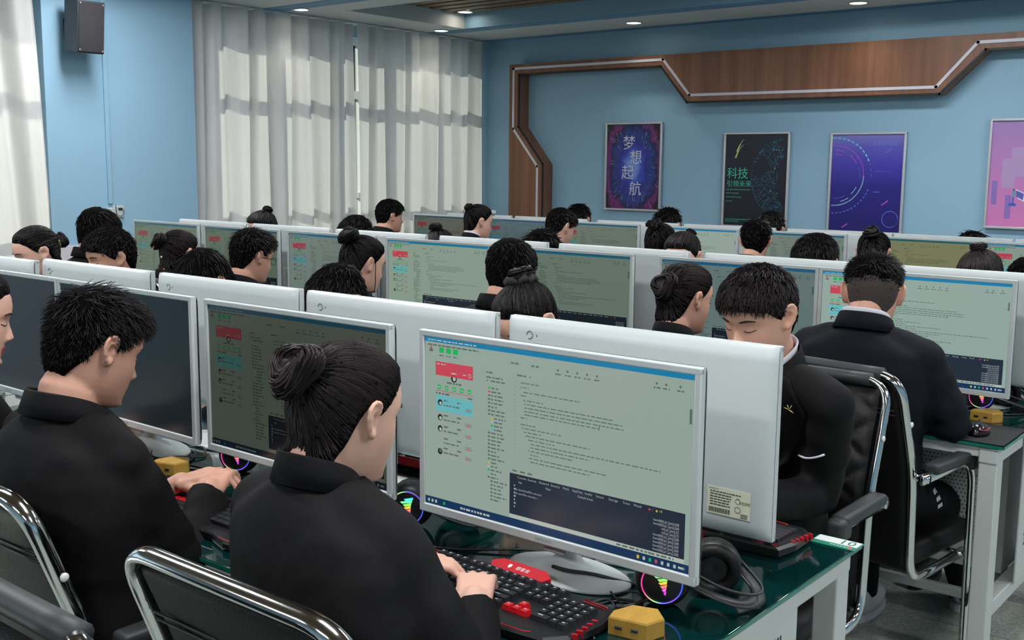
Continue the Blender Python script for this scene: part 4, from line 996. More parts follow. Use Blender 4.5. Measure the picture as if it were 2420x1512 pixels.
def violet():
    m = bpy.data.materials.new('print_violet'); m.use_nodes = True; nt = m.node_tree; b = nt.nodes['Principled BSDF']
    tc = nt.nodes.new('ShaderNodeTexCoord'); sp = nt.nodes.new('ShaderNodeSeparateXYZ'); nt.links.new(tc.outputs['Object'], sp.inputs[0])
    mr = nt.nodes.new('ShaderNodeMapRange'); mr.inputs['From Min'].default_value = -0.4; mr.inputs['From Max'].default_value = 0.4; nt.links.new(sp.outputs['Z'], mr.inputs['Value'])
    cr = nt.nodes.new('ShaderNodeValToRGB'); el = cr.color_ramp.elements; el[0].color = (*lin((34, 28, 104)), 1); el[1].color = (*lin((128, 128, 196)), 1)
    for p_, c_ in ((0.45, (36, 28, 130)), (0.68, (64, 54, 168)), (0.85, (88, 84, 184))): e = el.new(p_); e.color = (*lin(c_), 1)
    nt.links.new(mr.outputs[0], cr.inputs[0]); nt.links.new(cr.outputs[0], b.inputs['Base Color']); b.inputs['Roughness'].default_value = 0.35; return m
t, pr, W_, H_ = poster(-3.557, -2.953, 1.0, 1.787, 'violet poster with concentric dashed circles and a small ring', violet())
b = MB(); cx, cz = -0.255, 0.055
def dashes(r_, a0, a1, n, fill, w_, mi):
    for k in range(n):
        q0 = a0 + (a1 - a0) * k / n; q1 = q0 + (a1 - a0) / n * fill
        l = [(cx + r_ * math.cos(a), cz + r_ * math.sin(a)) for a in np.linspace(q0, q1, 4)]
        if max(p[0] for p in l) > W_ / 2 or min(p[0] for p in l) < -W_ / 2 + .002: continue
        for p, q in zip(l, l[1:]):
            d = Vector((q[0] - p[0], q[1] - p[1])); n_ = Vector((-d.y, d.x)).normalized() * w_ / 2
            b.add([(p[0] + n_.x, 0.0012, p[1] + n_.y), (p[0] - n_.x, 0.0012, p[1] - n_.y), (q[0] - n_.x, 0.0012, q[1] - n_.y), (q[0] + n_.x, 0.0012, q[1] + n_.y)], [(0, 1, 2, 3)], mi)
dashes(0.295, R(95), R(20), 10, 0.62, 0.011, 0); dashes(0.295, R(20), R(-5), 3, 0.5, 0.006, 3); dashes(0.295, R(-20), R(-95), 12, 0.6, 0.008, 1)
dashes(0.235, R(95), R(0), 30, 0.8, 0.006, 2); dashes(0.235, R(0), R(-95), 44, 0.6, 0.009, 4)
dashes(0.20, R(92), R(70), 1, 1, 0.005, 2); dashes(0.20, R(55), R(30), 1, 1, 0.006, 2); dashes(0.205, R(20), R(-5), 1, 1, 0.003, 1); dashes(0.20, R(-25), R(-45), 1, 1, 0.005, 4); dashes(0.21, R(-55), R(-75), 1, 1, 0.005, 4); dashes(0.18, R(-60), R(-90), 1, 1, 0.004, 1); dashes(0.17, R(92), R(72), 1, 1, 0.004, 2)
cx, cz = 0.205, -0.275; dashes(0.062, R(0), R(300), 16, 1.0, 0.006, 1); dashes(0.062, R(300), R(360), 3, 1.0, 0.002, 1)
for (x, z, L, mi) in ((0.13, -0.165, 0.05, 2), (0.14, 0.235, 0.05, 1), (-0.18, -0.35, 0.045, 2)):
    b.add([(x, 0.0012, z), (x + L, 0.0012, z + L * .75), (x + L + .006, 0.0012, z + L * .75 - .008), (x + .006, 0.0012, z - .006)], [(0, 1, 2, 3)], mi)
b.quad((0.06, 0.0012, 0.09), (0.19, 0.0012, 0.09), (0.19, 0.0012, 0.093), (0.06, 0.0012, 0.093), 1); b.quad((0.06, 0.0012, -0.07), (0.115, 0.0012, -0.07), (0.115, 0.0012, -0.064), (0.06, 0.0012, -0.064), 1)
for k in range(5): 
    for (dx, dz, w_, h_) in ((0, 0, 0.028, 0.006), (0, 0.02, 0.028, 0.005), (0, 0.006, 0.006, 0.014), (0.022, 0.006, 0.006, 0.014)): x = 0.045 + k * 0.039 + dx; z = 0.295 + dz; b.quad((x, 0.0012, z), (x + w_, 0.0012, z), (x + w_, 0.0012, z + h_), (x, 0.0012, z + h_), 5)
tag(b.build('circles', [ink('aqua', (110, 190, 214)), ink('blue2', (88, 110, 210)), ink('pink2', (178, 84, 190)), ink('slate', (96, 108, 140)), ink('ice', (158, 200, 228)), ink('steel2', (104, 130, 184))], pr), kind='stuff')

def pinkp():
    m = bpy.data.materials.new('print_pink'); m.use_nodes = True; nt = m.node_tree; b = nt.nodes['Principled BSDF']
    tc = nt.nodes.new('ShaderNodeTexCoord'); sp = nt.nodes.new('ShaderNodeSeparateXYZ'); nt.links.new(tc.outputs['Object'], sp.inputs[0])
    mr = nt.nodes.new('ShaderNodeMapRange'); mr.inputs['From Min'].default_value = -0.4; mr.inputs['From Max'].default_value = 0.4; nt.links.new(sp.outputs['Z'], mr.inputs['Value'])
    cr = nt.nodes.new('ShaderNodeValToRGB'); el = cr.color_ramp.elements; el[0].color = (*lin((214, 126, 186)), 1); el[1].color = (*lin((160, 128, 188)), 1)
    nt.links.new(mr.outputs[0], cr.inputs[0]); nt.links.new(cr.outputs[0], b.inputs['Base Color']); b.inputs['Roughness'].default_value = 0.35; return m
t, pr, W_, H_ = poster(-2.355, -1.752, 1.082, 1.872, 'pink poster with pale towers and a tiny figure, cut by the right edge', pinkp())
b = MB()
def rc(x0, x1, z0, z1, mi, d=0.0012): b.quad((x0, d, z0), (x1, d, z0), (x1, d, z1), (x0, d, z1), mi)
rc(-0.20, -0.11, -0.1, 0.11, 0, 0.0015); rc(-0.14, -0.03, -0.02, 0.19, 0, 0.0014); rc(0.0, 0.10, -0.05, 0.24, 0, 0.0014)
rc(-0.262, -0.225, -0.22, -0.05, 1); rc(-0.165, -0.125, -0.32, -0.15, 1); rc(-0.04, -0.01, -0.1, 0.02, 1); rc(0.08, 0.12, -0.12, 0.06, 1); rc(0.18, 0.23, -0.2, 0.02, 1)
b.add([(-0.10, 0.001, -0.105), (0.14, 0.001, -0.215), (0.14, 0.001, -0.285), (-0.08, 0.001, -0.175)], [(0, 1, 2, 3)], 2); b.add([(-0.095, 0.0009, -0.115), (-0.04, 0.0009, -0.14), (-0.045, 0.0009, -0.185), (-0.09, 0.0009, -0.16)], [(0, 1, 2, 3)], 3)
b.add([(-0.04, 0.0009, -0.15), (0.08, 0.0009, -0.2), (0.08, 0.0009, -0.24), (-0.03, 0.0009, -0.19)], [(0, 1, 2, 3)], 4)
rc(-0.118, -0.102, -0.165, -0.12, 5, 0.0008); rc(-0.116, -0.106, -0.21, -0.165, 4, 0.0008); b.add([(-0.11 + 0.007 * math.cos(a), 0.0008, -0.112 + 0.008 * math.sin(a)) for a in np.linspace(0, 6.28, 8, endpoint=False)], [tuple(range(8))], 6)
b.add([(-0.115 + 0.028 * math.cos(a), 0.0010, -0.218 + 0.012 * math.sin(a)) for a in np.linspace(0, 6.28, 14, endpoint=False)], [tuple(range(14))], 4)
b.build('scene_shapes', [ink('haze', (178, 150, 196)), ink('mauve', (140, 116, 188)), ink('white2', (220, 222, 236)), ink('indigo', (96, 96, 180)), ink('blue3', (70, 96, 190)), ink('teal2', (90, 160, 180)), ink('brown', (120, 90, 96))], pr)
# ------------------------------------------------------------------ people
def skin_mat(name, col):
    m = mat(name, col, 0.5, spec=0.35, noise_amt=0.05, noise_scale=30, bump=0.04, bump_scale=300); return m
M_skin = [skin_mat('skin_a', (216, 164, 142)), skin_mat('skin_b', (210, 160, 138)), skin_mat('skin_c', (222, 176, 156))]
M_lip = mat('lips', (186, 84, 82), 0.4, noise_amt=0.05)
def hair_mat(name, col, rough=0.56):
    m = mat(name, col, rough, spec=0.2, noise_amt=0.35, noise_scale=60)
    m.node_tree.nodes['Principled BSDF'].inputs['Anisotropic'].default_value = 0.4
    return m
M_hair = hair_mat('hair_black', (15, 14, 16)); M_hair_b = hair_mat('hair_brown_black', (32, 26, 26), 0.44); M_cap = mat('hair_under', (9, 8, 9), 0.95, spec=0.05, noise_amt=0.2); M_hair_l = hair_mat('hair_light_strand', (52, 43, 42)); M_stub = mat('hair_stubble', (56, 46, 42), 0.7, noise_amt=0.3, noise_scale=300)
M_brow = mat('brow', (30, 24, 22), 0.7, noise_amt=0.2); M_lash = mat('lash', (24, 18, 18), 0.6, noise_amt=0.1)
M_suit = mat('suit_black', (14, 14, 16), 0.78, spec=0.2, sheen=0.0, noise_amt=0.1, noise_scale=250, bump=0.1, bump_scale=500)
M_suit_navy = mat('suit_navy', (13, 16, 25), 0.78, spec=0.2, noise_amt=0.1, noise_scale=250, bump=0.1, bump_scale=500)
M_trouser = mat('trouser_black', (13, 13, 16), 0.8, spec=0.2, noise_amt=0.12, noise_scale=200)
M_shirt = mat('shirt_white', (214, 214, 222), 0.7, noise_amt=0.03)
M_shoe = mat('shoe_white', (206, 200, 198), 0.5, noise_amt=0.05); M_shoe_k = mat('shoe_black', (24, 24, 26), 0.5, noise_amt=0.05)
M_scr = mat('scrunchie_black', (18, 18, 20), 0.7, noise_amt=0.2, noise_scale=90)

ZK = [-.118, -.112, -.105, -.09, -.075, -.06, -.04, -.02, 0.0, .02, .04, .06, .08, .095, .105, .110, .112]
FK = [.052, .074, .083, .083, .083, .085, .086, .085, .083, .089, .089, .083, .069, .049, .028, .010, -.012]
BK = [-.054, -.056, -.058, -.064, -.072, -.080, -.089, -.096, -.101, -.103, -.101, -.096, -.084, -.068, -.050, -.032, -.014]
WK = [.022, .032, .039, .050, .057, .062, .067, .071, .0735, .075, .074, .071, .062, .048, .032, .017, .001]
YM = -.012; EXP = 2.35
def prof(z): return np.interp(z, ZK, FK), np.interp(z, ZK, BK), np.interp(z, ZK, WK)
HC = np.array([0, -.010, .005])
def rad(d):
    """distance from HC to the skull surface along unit directions d (n,3)"""
    lo = np.full(len(d), 0.02); hi = np.full(len(d), 0.18)
    for _ in range(22):
        m = (lo + hi) / 2; p = HC + d * m[:, None]; z = np.clip(p[:, 2], ZK[0], ZK[-1])
        F_, B_, W_ = prof(z); y = p[:, 1] - YM
        ry = np.where(y > 0, np.maximum(F_ - YM, 1e-4), np.maximum(YM - B_, 1e-4)); W_ = np.maximum(W_, 1e-4)
        g_ = (np.abs(p[:, 0]) / W_) ** EXP + (np.abs(y) / ry) ** EXP
        out = (g_ > 1) | (p[:, 2] > ZK[-1]) | (p[:, 2] < ZK[0] - .02)
        hi = np.where(out, m, hi); lo = np.where(out, lo, m)
    return lo
def surf(d, off=0.0): return HC + d * (rad(d) + off)[:, None]
def dirs(az, el):
    az = np.radians(az); el = np.radians(el); return np.stack([np.sin(az) * np.cos(el), np.cos(az) * np.cos(el), np.sin(el)], -1)

def face_disp(x, y, z, fem):
    ax = np.abs(x); fr = (y > 0.02)
    A = np.interp(z, [-.054, -.049, -.044, -.038, -.030, -.015, 0, .012, .02], [0, .006, .019, .023, .019, .011, .005, .001, 0]); sg = np.interp(z, [-.05, -.04, -.02, .01], [.013, .012, .0075, .007])
    if fem: A = A * .85
    d = A * np.exp(-(x / sg) ** 2)
    d += .007 * np.exp(-(((ax - .014) / .006) ** 2 + ((z + .043) / .0065) ** 2))
    d -= .010 * np.exp(-(((ax - .032) / .017) ** 2 + ((z - .003) / .012) ** 2))
    d += .009 * np.exp(-(((ax - .032) / .0125) ** 2 + ((z + .001) / .0085) ** 2))
    d += .003 * np.exp(-((z - .021) / .008) ** 2) * np.exp(-((ax - .03) / .02) ** 2)
    d += .0062 * np.exp(-((x / .019) ** 2 + ((z + .0660) / .0045) ** 2)) + .0066 * np.exp(-((x / .016) ** 2 + ((z + .0775) / .0052) ** 2)) - .004 * np.exp(-((x / .022) ** 2 + ((z + .0715) / .0018) ** 2))
    d += .006 * np.exp(-((x / .018) ** 2 + ((z + .105) / .012) ** 2)) - .003 * np.exp(-((x / .02) ** 2 + ((z + .090) / .006) ** 2))
    return np.where(fr, d, 0)
def head_verts(nz, na, fem):
    zs = np.concatenate([np.linspace(-.118, .04, int(nz * .68), endpoint=False), .04 + (.112 - .04) * np.sin(np.linspace(0, np.pi / 2, nz - int(nz * .68)))])
    t = np.linspace(0, 2 * np.pi, na, endpoint=False); a = t - 0.42 * np.sin(t)
    F_, B_, W_ = prof(zs); cx, cy = np.sin(a), np.cos(a); r = 1 / (np.abs(cx) ** EXP + np.abs(cy) ** EXP) ** (1 / EXP)
    ws = 0.965 if fem else 1.0
    X = W_[:, None] * ws * (r * cx)[None]; Y = YM + np.where(cy[None] > 0, (F_ - YM)[:, None], (YM - B_)[:, None]) * (r * cy)[None]; Z = np.repeat(zs[:, None], na, 1)
    Y = Y + face_disp(X, Y, Z, fem)
    X = X * (1 + 0.035 * np.exp(-((Z + .03) / .03) ** 2) * (Y > 0.0) * np.clip(Y / .06, 0, 1))
    v = np.stack([X, Y, Z], -1).reshape(-1, 3); f = []
    for j in range(len(zs) - 1):
        for i in range(na): f.append((j * na + i, j * na + (i + 1) % na, (j + 1) * na + (i + 1) % na, (j + 1) * na + i))
    f.append(tuple(range(na - 1, -1, -1))); f.append(tuple((len(zs) - 1) * na + k for k in range(na)))
    return v, f
def ear(mb, s, T_):
    """outer ear: rim tube, bowl and lobe; T_ maps head space to body space"""
    def E(y, z, o): return T_ @ Vector((s * (.0715 + o), -.014 + y, .0 + z))
    rim = [E(.010, .004, .002), E(.013, .020, .008), E(.004, .031, .014), E(-.010, .031, .018), E(-.019, .020, .020), E(-.019, .004, .019), E(-.012, -.012, .015), E(-.002, -.023, .010), E(.007, -.024, .006), E(.010, -.014, .003)]
    mb.sweep(bez(rim, 4), [.0042] * (4 * 9 + 1), 7)
    oy = [(.010, .004, .002), (.012, .019, .007), (.004, .029, .012), (-.009, .029, .016), (-.017, .019, .018), (-.017, .004, .017), (-.011, -.011, .013), (-.002, -.021, .009), (.006, -.022, .005), (.009, -.013, .003)]; m = len(oy)
    mb.add([E(y, z, o) for y, z, o in oy] + [E(y, z, o - .0075) for y, z, o in oy] + [E(.001, .003, .001), E(.001, .003, -.012)],
           [(k, (k + 1) % m, 2 * m) for k in range(m)] + [(m + (k + 1) % m, m + k, 2 * m + 1) for k in range(m)] + [(k, k + m, (k + 1) % m + m, (k + 1) % m) for k in range(m)])
    mb.sweep(bez([E(.002, .018, .012), E(-.008, .016, .016), E(-.011, .004, .0165), E(-.006, -.010, .013)], 4), .0028, 6)
    mb.ell(E(.003, -.022, .0065), (.0045, .0085, .0085), 10, 6); mb.ell(E(.010, -.003, .0045), (.004, .004, .006), 8, 6)

def remesh(mb, voxel, smooth=2, fac=0.5):
    me = bpy.data.meshes.new('tmp'); me.from_pydata(mb.v, [], mb.f); ob = bpy.data.objects.new('tmp', me)
    m = ob.modifiers.new('r', 'REMESH'); m.mode = 'VOXEL'; m.voxel_size = voxel; m.adaptivity = 0.0
    if smooth: s = ob.modifiers.new('s', 'SMOOTH'); s.iterations = smooth; s.factor = fac
    out = evaluated_mesh(ob)
    bpy.data.objects.remove(ob); bpy.data.meshes.remove(me)
    n = len(out.vertices); v = np.empty(n * 3); out.vertices.foreach_get('co', v); v = v.reshape(-1, 3)
    nf = len(out.polygons); li = np.empty(len(out.loops), dtype=np.int64); out.loops.foreach_get('vertex_index', li)
    ls = np.empty(nf, dtype=np.int64); out.polygons.foreach_get('loop_start', ls); lt = np.empty(nf, dtype=np.int64); out.polygons.foreach_get('loop_total', lt)
    q = li[(ls[:, None] + np.minimum(np.arange(4)[None], lt[:, None] - 1))]
    nm = np.empty(n * 3); out.vertices.foreach_get('normal', nm); bpy.data.meshes.remove(out)
    return v, q, nm.reshape(-1, 3)
def fast_mesh(name, v, q, mi, mats, smooth=True):
    """mesh from quads (n,4) as numpy arrays"""
    me = bpy.data.meshes.new(name); n = len(q)
    me.vertices.add(len(v)); me.vertices.foreach_set('co', np.asarray(v, dtype=np.float32).ravel())
    tri = q[:, 2] == q[:, 3]; lt = np.where(tri, 3, 4); ls = np.concatenate([[0], np.cumsum(lt)[:-1]])
    keep = np.ones((n, 4), bool); keep[tri, 3] = False
    me.loops.add(int(lt.sum())); me.loops.foreach_set('vertex_index', q[keep].astype(np.int32))
    me.polygons.add(n); me.polygons.foreach_set('loop_start', ls.astype(np.int32)); me.polygons.foreach_set('loop_total', lt.astype(np.int32))
    for m in mats: me.materials.append(m)
    me.polygons.foreach_set('material_index', np.asarray(mi, dtype=np.int32)); me.polygons.foreach_set('use_smooth', np.full(n, smooth))
    me.update(calc_edges=True); me.validate(); return me
def strands(P, r0, r1):
    """P (n,k,3) -> three-sided tapering tubes"""
    n, k, _ = P.shape
    t = np.gradient(P, axis=1); t /= np.linalg.norm(t, axis=2, keepdims=True) + 1e-9
    ref = P - HC0; a = np.cross(t, ref); a /= np.linalg.norm(a, axis=2, keepdims=True) + 1e-9; b = np.cross(a, t)
    rr = np.linspace(r0, r1, k)[None, :, None]
    ring = np.stack([P + rr * (a * math.cos(x) * 1.5 + b * math.sin(x)) for x in (0, 2.094, 4.189)], 2)
    v = ring.reshape(-1, 3); i = np.arange(n)[:, None, None] * k * 3 + np.arange(k - 1)[None, :, None] * 3; j = np.arange(3)[None, None]; j2 = (j + 1) % 3
    q = np.stack([i + j, i + j2, i + 3 + j2, i + 3 + j], -1).reshape(-1, 4)
    return v, q
HC0 = HC
HL = {'short': ([0, 30, 50, 68, 80, 95, 108, 122, 150, 180], [36, 34, 30, 8, 2, 16, 8, -22, -46, -50]),
      'fade': ([0, 30, 50, 68, 80, 95, 108, 122, 150, 180], [36, 34, 30, 8, 2, 16, 8, -22, -44, -46]),
      'bangs': ([0, 30, 50, 68, 80, 95, 108, 122, 150, 180], [24, 22, 20, 4, -4, 12, 4, -24, -46, -50]),
      'bob': ([0, 30, 50, 68, 80, 95, 108, 122, 150, 180], [14, 12, 6, -22, -40, -42, -44, -46, -52, -54]),
      'bun': ([0, 30, 50, 65, 78, 92, 108, 122, 150, 180], [37, 36, 28, 14, 2, 13, 2, -32, -57, -62])}
def make_hair(style, n, seed, bun=(180, 40, .036, .02), mess=1.0, vol=1.0, sk=1.0):
    rs = np.random.RandomState(seed); rnd = random.Random(seed)
    ha, he = HL[style]
    line = lambda az: np.interp(np.abs((az + 180) % 360 - 180), ha, he)
    def thick(az, el):
        """hair depth over the skull"""
        e = np.clip((el - line(az)) / 14, 0, 1); e = e * e * (3 - 2 * e); top = np.clip((el - 5) / 50, 0, 1); a_ = np.abs((az + 180) % 360 - 180)
        if style == 'bun': base = .007 + .004 * top
        elif style == 'fade': base = .0015 + .013 * np.clip((el - 18) / 35, 0, 1) + .003 * (a_ > 140) * np.clip((el + 5) / 25, 0, 1)
        elif style == 'short': base = .009 + .014 * top + .005 * (a_ > 110)
        else: base = .013 + .012 * top + .003 * (a_ > 110)
        nape = np.clip((a_ - 115) / 30, 0, 1) * np.clip((-el - 28) / 22, 0, 1)
        return base * vol * (.12 + .88 * e) + nape * (.026 if style == 'bun' else .009 if style in ('short', 'bangs') else .003 if style == 'fade' else .012)
    # cap
    naz, nel = (72, 30) if n > 600 else (48, 20)
    AZ, V = np.meshgrid(np.linspace(-180, 180, naz, endpoint=False), np.linspace(0, 1, nel)); L0 = line(AZ); EL = L0 + (89.97 - L0) * V ** 1.0
    D = dirs(AZ.ravel(), EL.ravel()); th = thick(AZ.ravel(), EL.ravel())
    th = th + .0014 * mess * rs.randn(len(th)) * (th > .004)
    pv = HC + D * (rad(D) + th * .93 + .0005)[:, None]; pv[:, 0] *= sk
    if style in ('bangs', 'bob'):  # hair hangs clear of the brow
        pass
    q = []
    for j in range(nel - 1):
        for i in range(naz): q.append((j * naz + i, j * naz + (i + 1) % naz, (j + 1) * naz + (i + 1) % naz, (j + 1) * naz + i))
    inner = HC + D[:naz] * (rad(D[:naz]) - .003)[:, None]; inner[:, 0] *= sk; o = len(pv)
    for i in range(naz): q.append((o + i, o + (i + 1) % naz, (i + 1) % naz, i))
    q = np.array(q); mi = np.zeros(len(q), int)
    if style == 'fade':
        fe = np.array([EL.ravel()[f[0]] if f[0] < o else -90 for f in q]); mi = np.where(fe < 20, 1, 0)
    mi = np.where(mi == 0, 2, mi)
    vs, qs, ms = [np.concatenate([pv, inner])], [q], [mi]; off = len(pv) + len(inner)
    def put(P, r0, r1, m=0):
        nonlocal off
        v_, q_ = strands(P, r0, r1); vs.append(v_); qs.append(q_ + off); kk = len(q_) // len(P); ms.append(np.repeat(np.where(rs.uniform(0, 1, len(P)) < .16, 3, m), kk)); off += len(v_)
    K = 5 if n > 1500 else 4; az = rs.uniform(-180, 180, n); u = rs.uniform(0, 1, n); l0 = line(az); s0 = np.sin(np.radians(l0)); el = np.degrees(np.arcsin(s0 + (0.999 - s0) * u))
    d0 = dirs(az, el); fat = (.0011 if n > 1500 else .0017 if n > 600 else .0026)
    if style == 'bun':
        bd = dirs(np.array([bun[0]]), np.array([bun[1]]))[0]
        ang = np.arccos(np.clip(d0 @ bd, -1, 1)); seg = rs.uniform(.25, .55, n) ; s_ = np.linspace(0, 1, K)[None] * seg[:, None]
        so = np.sin(ang)[:, None] + 1e-6; P = (np.sin((1 - s_) * ang[:, None]) / so)[..., None] * d0[:, None] + (np.sin(s_ * ang[:, None]) / so)[..., None] * bd
        P /= np.linalg.norm(P, axis=2, keepdims=True); fl = P.reshape(-1, 3)
        azp = np.degrees(np.arctan2(fl[:, 0], fl[:, 1])); elp = np.degrees(np.arcsin(np.clip(fl[:, 2], -1, 1)))
        t_ = thick(azp, elp) + np.repeat(rs.uniform(0, .0016, n), K)
        pp = HC + fl * (rad(fl) + t_)[:, None]; pp[:, 0] *= sk; put(pp.reshape(n, K, 3), fat, fat * .7)
        # coil
        cb = (HC + bd * (rad(bd[None])[0] + bun[3]))
        e1 = np.cross(bd, [1, 0, 0.2]); e1 /= np.linalg.norm(e1); e2 = np.cross(bd, e1); R_ = bun[2]; nb = 60 if n < 600 else 260 if n > 1500 else 120
        a0 = rs.uniform(0, 6.28, nb); ph = rs.uniform(0, 6.28, nb); k2 = 12; t2 = np.linspace(0, 1, k2)[None]
        A = a0[:, None] + t2 * rs.uniform(2.0, 4.0, nb)[:, None]; B_ = ph[:, None] + t2 * rs.uniform(.5, 1.6, nb)[:, None]
        rj = R_ * .46 * (1 + .10 * rs.randn(nb))[:, None]; mr = R_ * .62
        lump = 1 + .18 * np.sin(A * 3 + seed) * mess
        C = cb + ((mr + rj * np.cos(B_)) * np.cos(A) * lump)[..., None] * e1 + ((mr + rj * np.cos(B_)) * np.sin(A) * lump)[..., None] * e2 + (rj * 1.15 * np.sin(B_))[..., None] * bd
        put(C, fat * 2.0, fat * 1.3)
        mb = MB(); mb.ell(tuple(cb), (R_ * .95, R_ * .95, R_ * .55), 20, 12, rot=Matrix((Vector(e1), Vector(e2), Vector(bd))).transposed())
        mb.ell(tuple(cb - bd * R_ * .6), (R_ * .6, R_ * .6, R_ * .5), 14, 8, rot=Matrix((Vector(e1), Vector(e2), Vector(bd))).transposed())
        vs.append(np.array(mb.v)); qs.append(np.array(mb.f) + off); ms.append(np.zeros(len(mb.f), int)); off += len(mb.v)
        # loose hairs
        nl = n // 90; al = rs.uniform(-180, 180, nl); dl = dirs(al, np.maximum(rs.uniform(-30, 60, nl), line(al) + 12)); tl = np.linspace(0, 1, K)
        pl = surf(dl, .008)[:, None] + rs.randn(nl, 1, 3) * (.007 * tl[None, :, None] ** 1.3) + dl[:, None] * .004 * tl[None, :, None]; put(pl, fat * .35, fat * .2)
    else:
        wd = dirs(np.array([172.0]), np.array([58.0]))[0]; tan = d0 - wd * (d0 @ wd)[:, None]; tn = np.linalg.norm(tan, axis=1, keepdims=True); tan = tan / (tn + 1e-6); tan = tan - d0 * np.sum(tan * d0, 1, keepdims=True); tan /= np.linalg.norm(tan, axis=1, keepdims=True) + 1e-9
        side = np.cross(d0, tan); near_w = np.exp(-((1 - d0 @ wd) / .03)); tan = tan + side * (rs.randn(n) * (.28 * mess + 2.5 * near_w))[:, None]; tan /= np.linalg.norm(tan, axis=1, keepdims=True)
        top = np.clip((el - 0) / 45, 0, 1); ln = (.10 + .26 * top) * rs.uniform(.6, 1.15, n)
        if style == 'fade': ln = (.004 + .28 * np.clip((el - 14) / 30, 0, 1)) * rs.uniform(.6, 1.1, n)
        if style == 'bangs': ln = (.12 + .24 * top) * rs.uniform(.7, 1.1, n)
        if style == 'bob': ln = (.22 + .28 * top) * rs.uniform(.7, 1.15, n)
        lift = {'short': .012, 'fade': .012, 'bangs': .004, 'bob': .002}[style] * mess * rs.uniform(.1, 1.2, n) * (.35 + .65 * top)
        s_ = np.linspace(0, 1, K)[None]
        P = np.cos(s_ * ln[:, None])[..., None] * d0[:, None] + np.sin(s_ * ln[:, None])[..., None] * tan[:, None]; fl = P.reshape(-1, 3)
        th0 = np.repeat(thick(az, el), K); sr = np.tile(np.linspace(0, 1, K), n)
        t_ = th0 * (.55 + .5 * sr ** .6) + np.repeat(lift, K) * sr
        pp = HC + fl * (rad(fl) + np.maximum(t_, .001))[:, None]; pp[:, 0] *= sk
        mt = 1 if style == 'fade' else 0
        pp = pp.reshape(n, K, 3)
        if style == 'fade': pp = pp[(el > 16) | (rs.uniform(0, 1, n) < .12)]
        put(pp, fat, fat * .35, 0)
    return np.concatenate(vs), np.concatenate(qs), np.concatenate(ms)

def ik(a, c, l1, l2, pole):
    a, c = Vector(a), Vector(c); d = c - a; L = min(d.length, (l1 + l2) * .999); d.normalize()
    x = (l1 * l1 - l2 * l2 + L * L) / (2 * L); h = math.sqrt(max(l1 * l1 - x * x, 1e-6))
    p = Vector(pole); p = (p - d * p.dot(d)).normalized(); return a + d * x + p * h
def hand_shapes(mb, W, s, curl=1.0, stub=None):
    """palm and five bent fingers; W maps hand space (wrist at origin, fingers +Y, palm -Z, thumb towards -X*s) to body space"""
    def T(x, y, z): return W @ Vector((x * s, y, z))
    mb.cap_tube(stub, T(0, .012, .001), .020, .023, 10)
    for x0, x1, y1 in ((-.020, -.027, .082), (-.007, -.009, .086), (.007, .009, .084), (.019, .026, .076)): mb.cap_tube(T(x0, .012, 0), T(x1, y1, .006), .0135, .0105, 10)
    for bx, by, L, sp in ((-.028, .084, .070, -.10), (-.0095, .088, .077, -.03), (.009, .086, .072, .04), (.0265, .078, .057, .12)):
        p = Vector((bx, by, .006)); a = .05 * curl; r_ = .0088
        for q, fr in enumerate((.46, .30, .24)):
            a += (0.30, .55, .40)[q] * curl; d = Vector((sp, math.cos(a), -math.sin(a))).normalized(); n_ = p + d * (L * fr); mb.cap_tube(T(*p), T(*n_), r_, r_ * .90, 10); p = n_; r_ *= .90
    p = Vector((-.022, .020, -.004))
    for d, L, r_ in ((Vector((-.72, .66, -.25)), .040, .0125), (Vector((-.35, .88, -.30)), .032, .0095), (Vector((-.05, .95, -.30)), .022, .0085)):
        n_ = p + d.normalized() * L; mb.cap_tube(T(*p), T(*n_), r_, r_ * .9, 10); p = n_

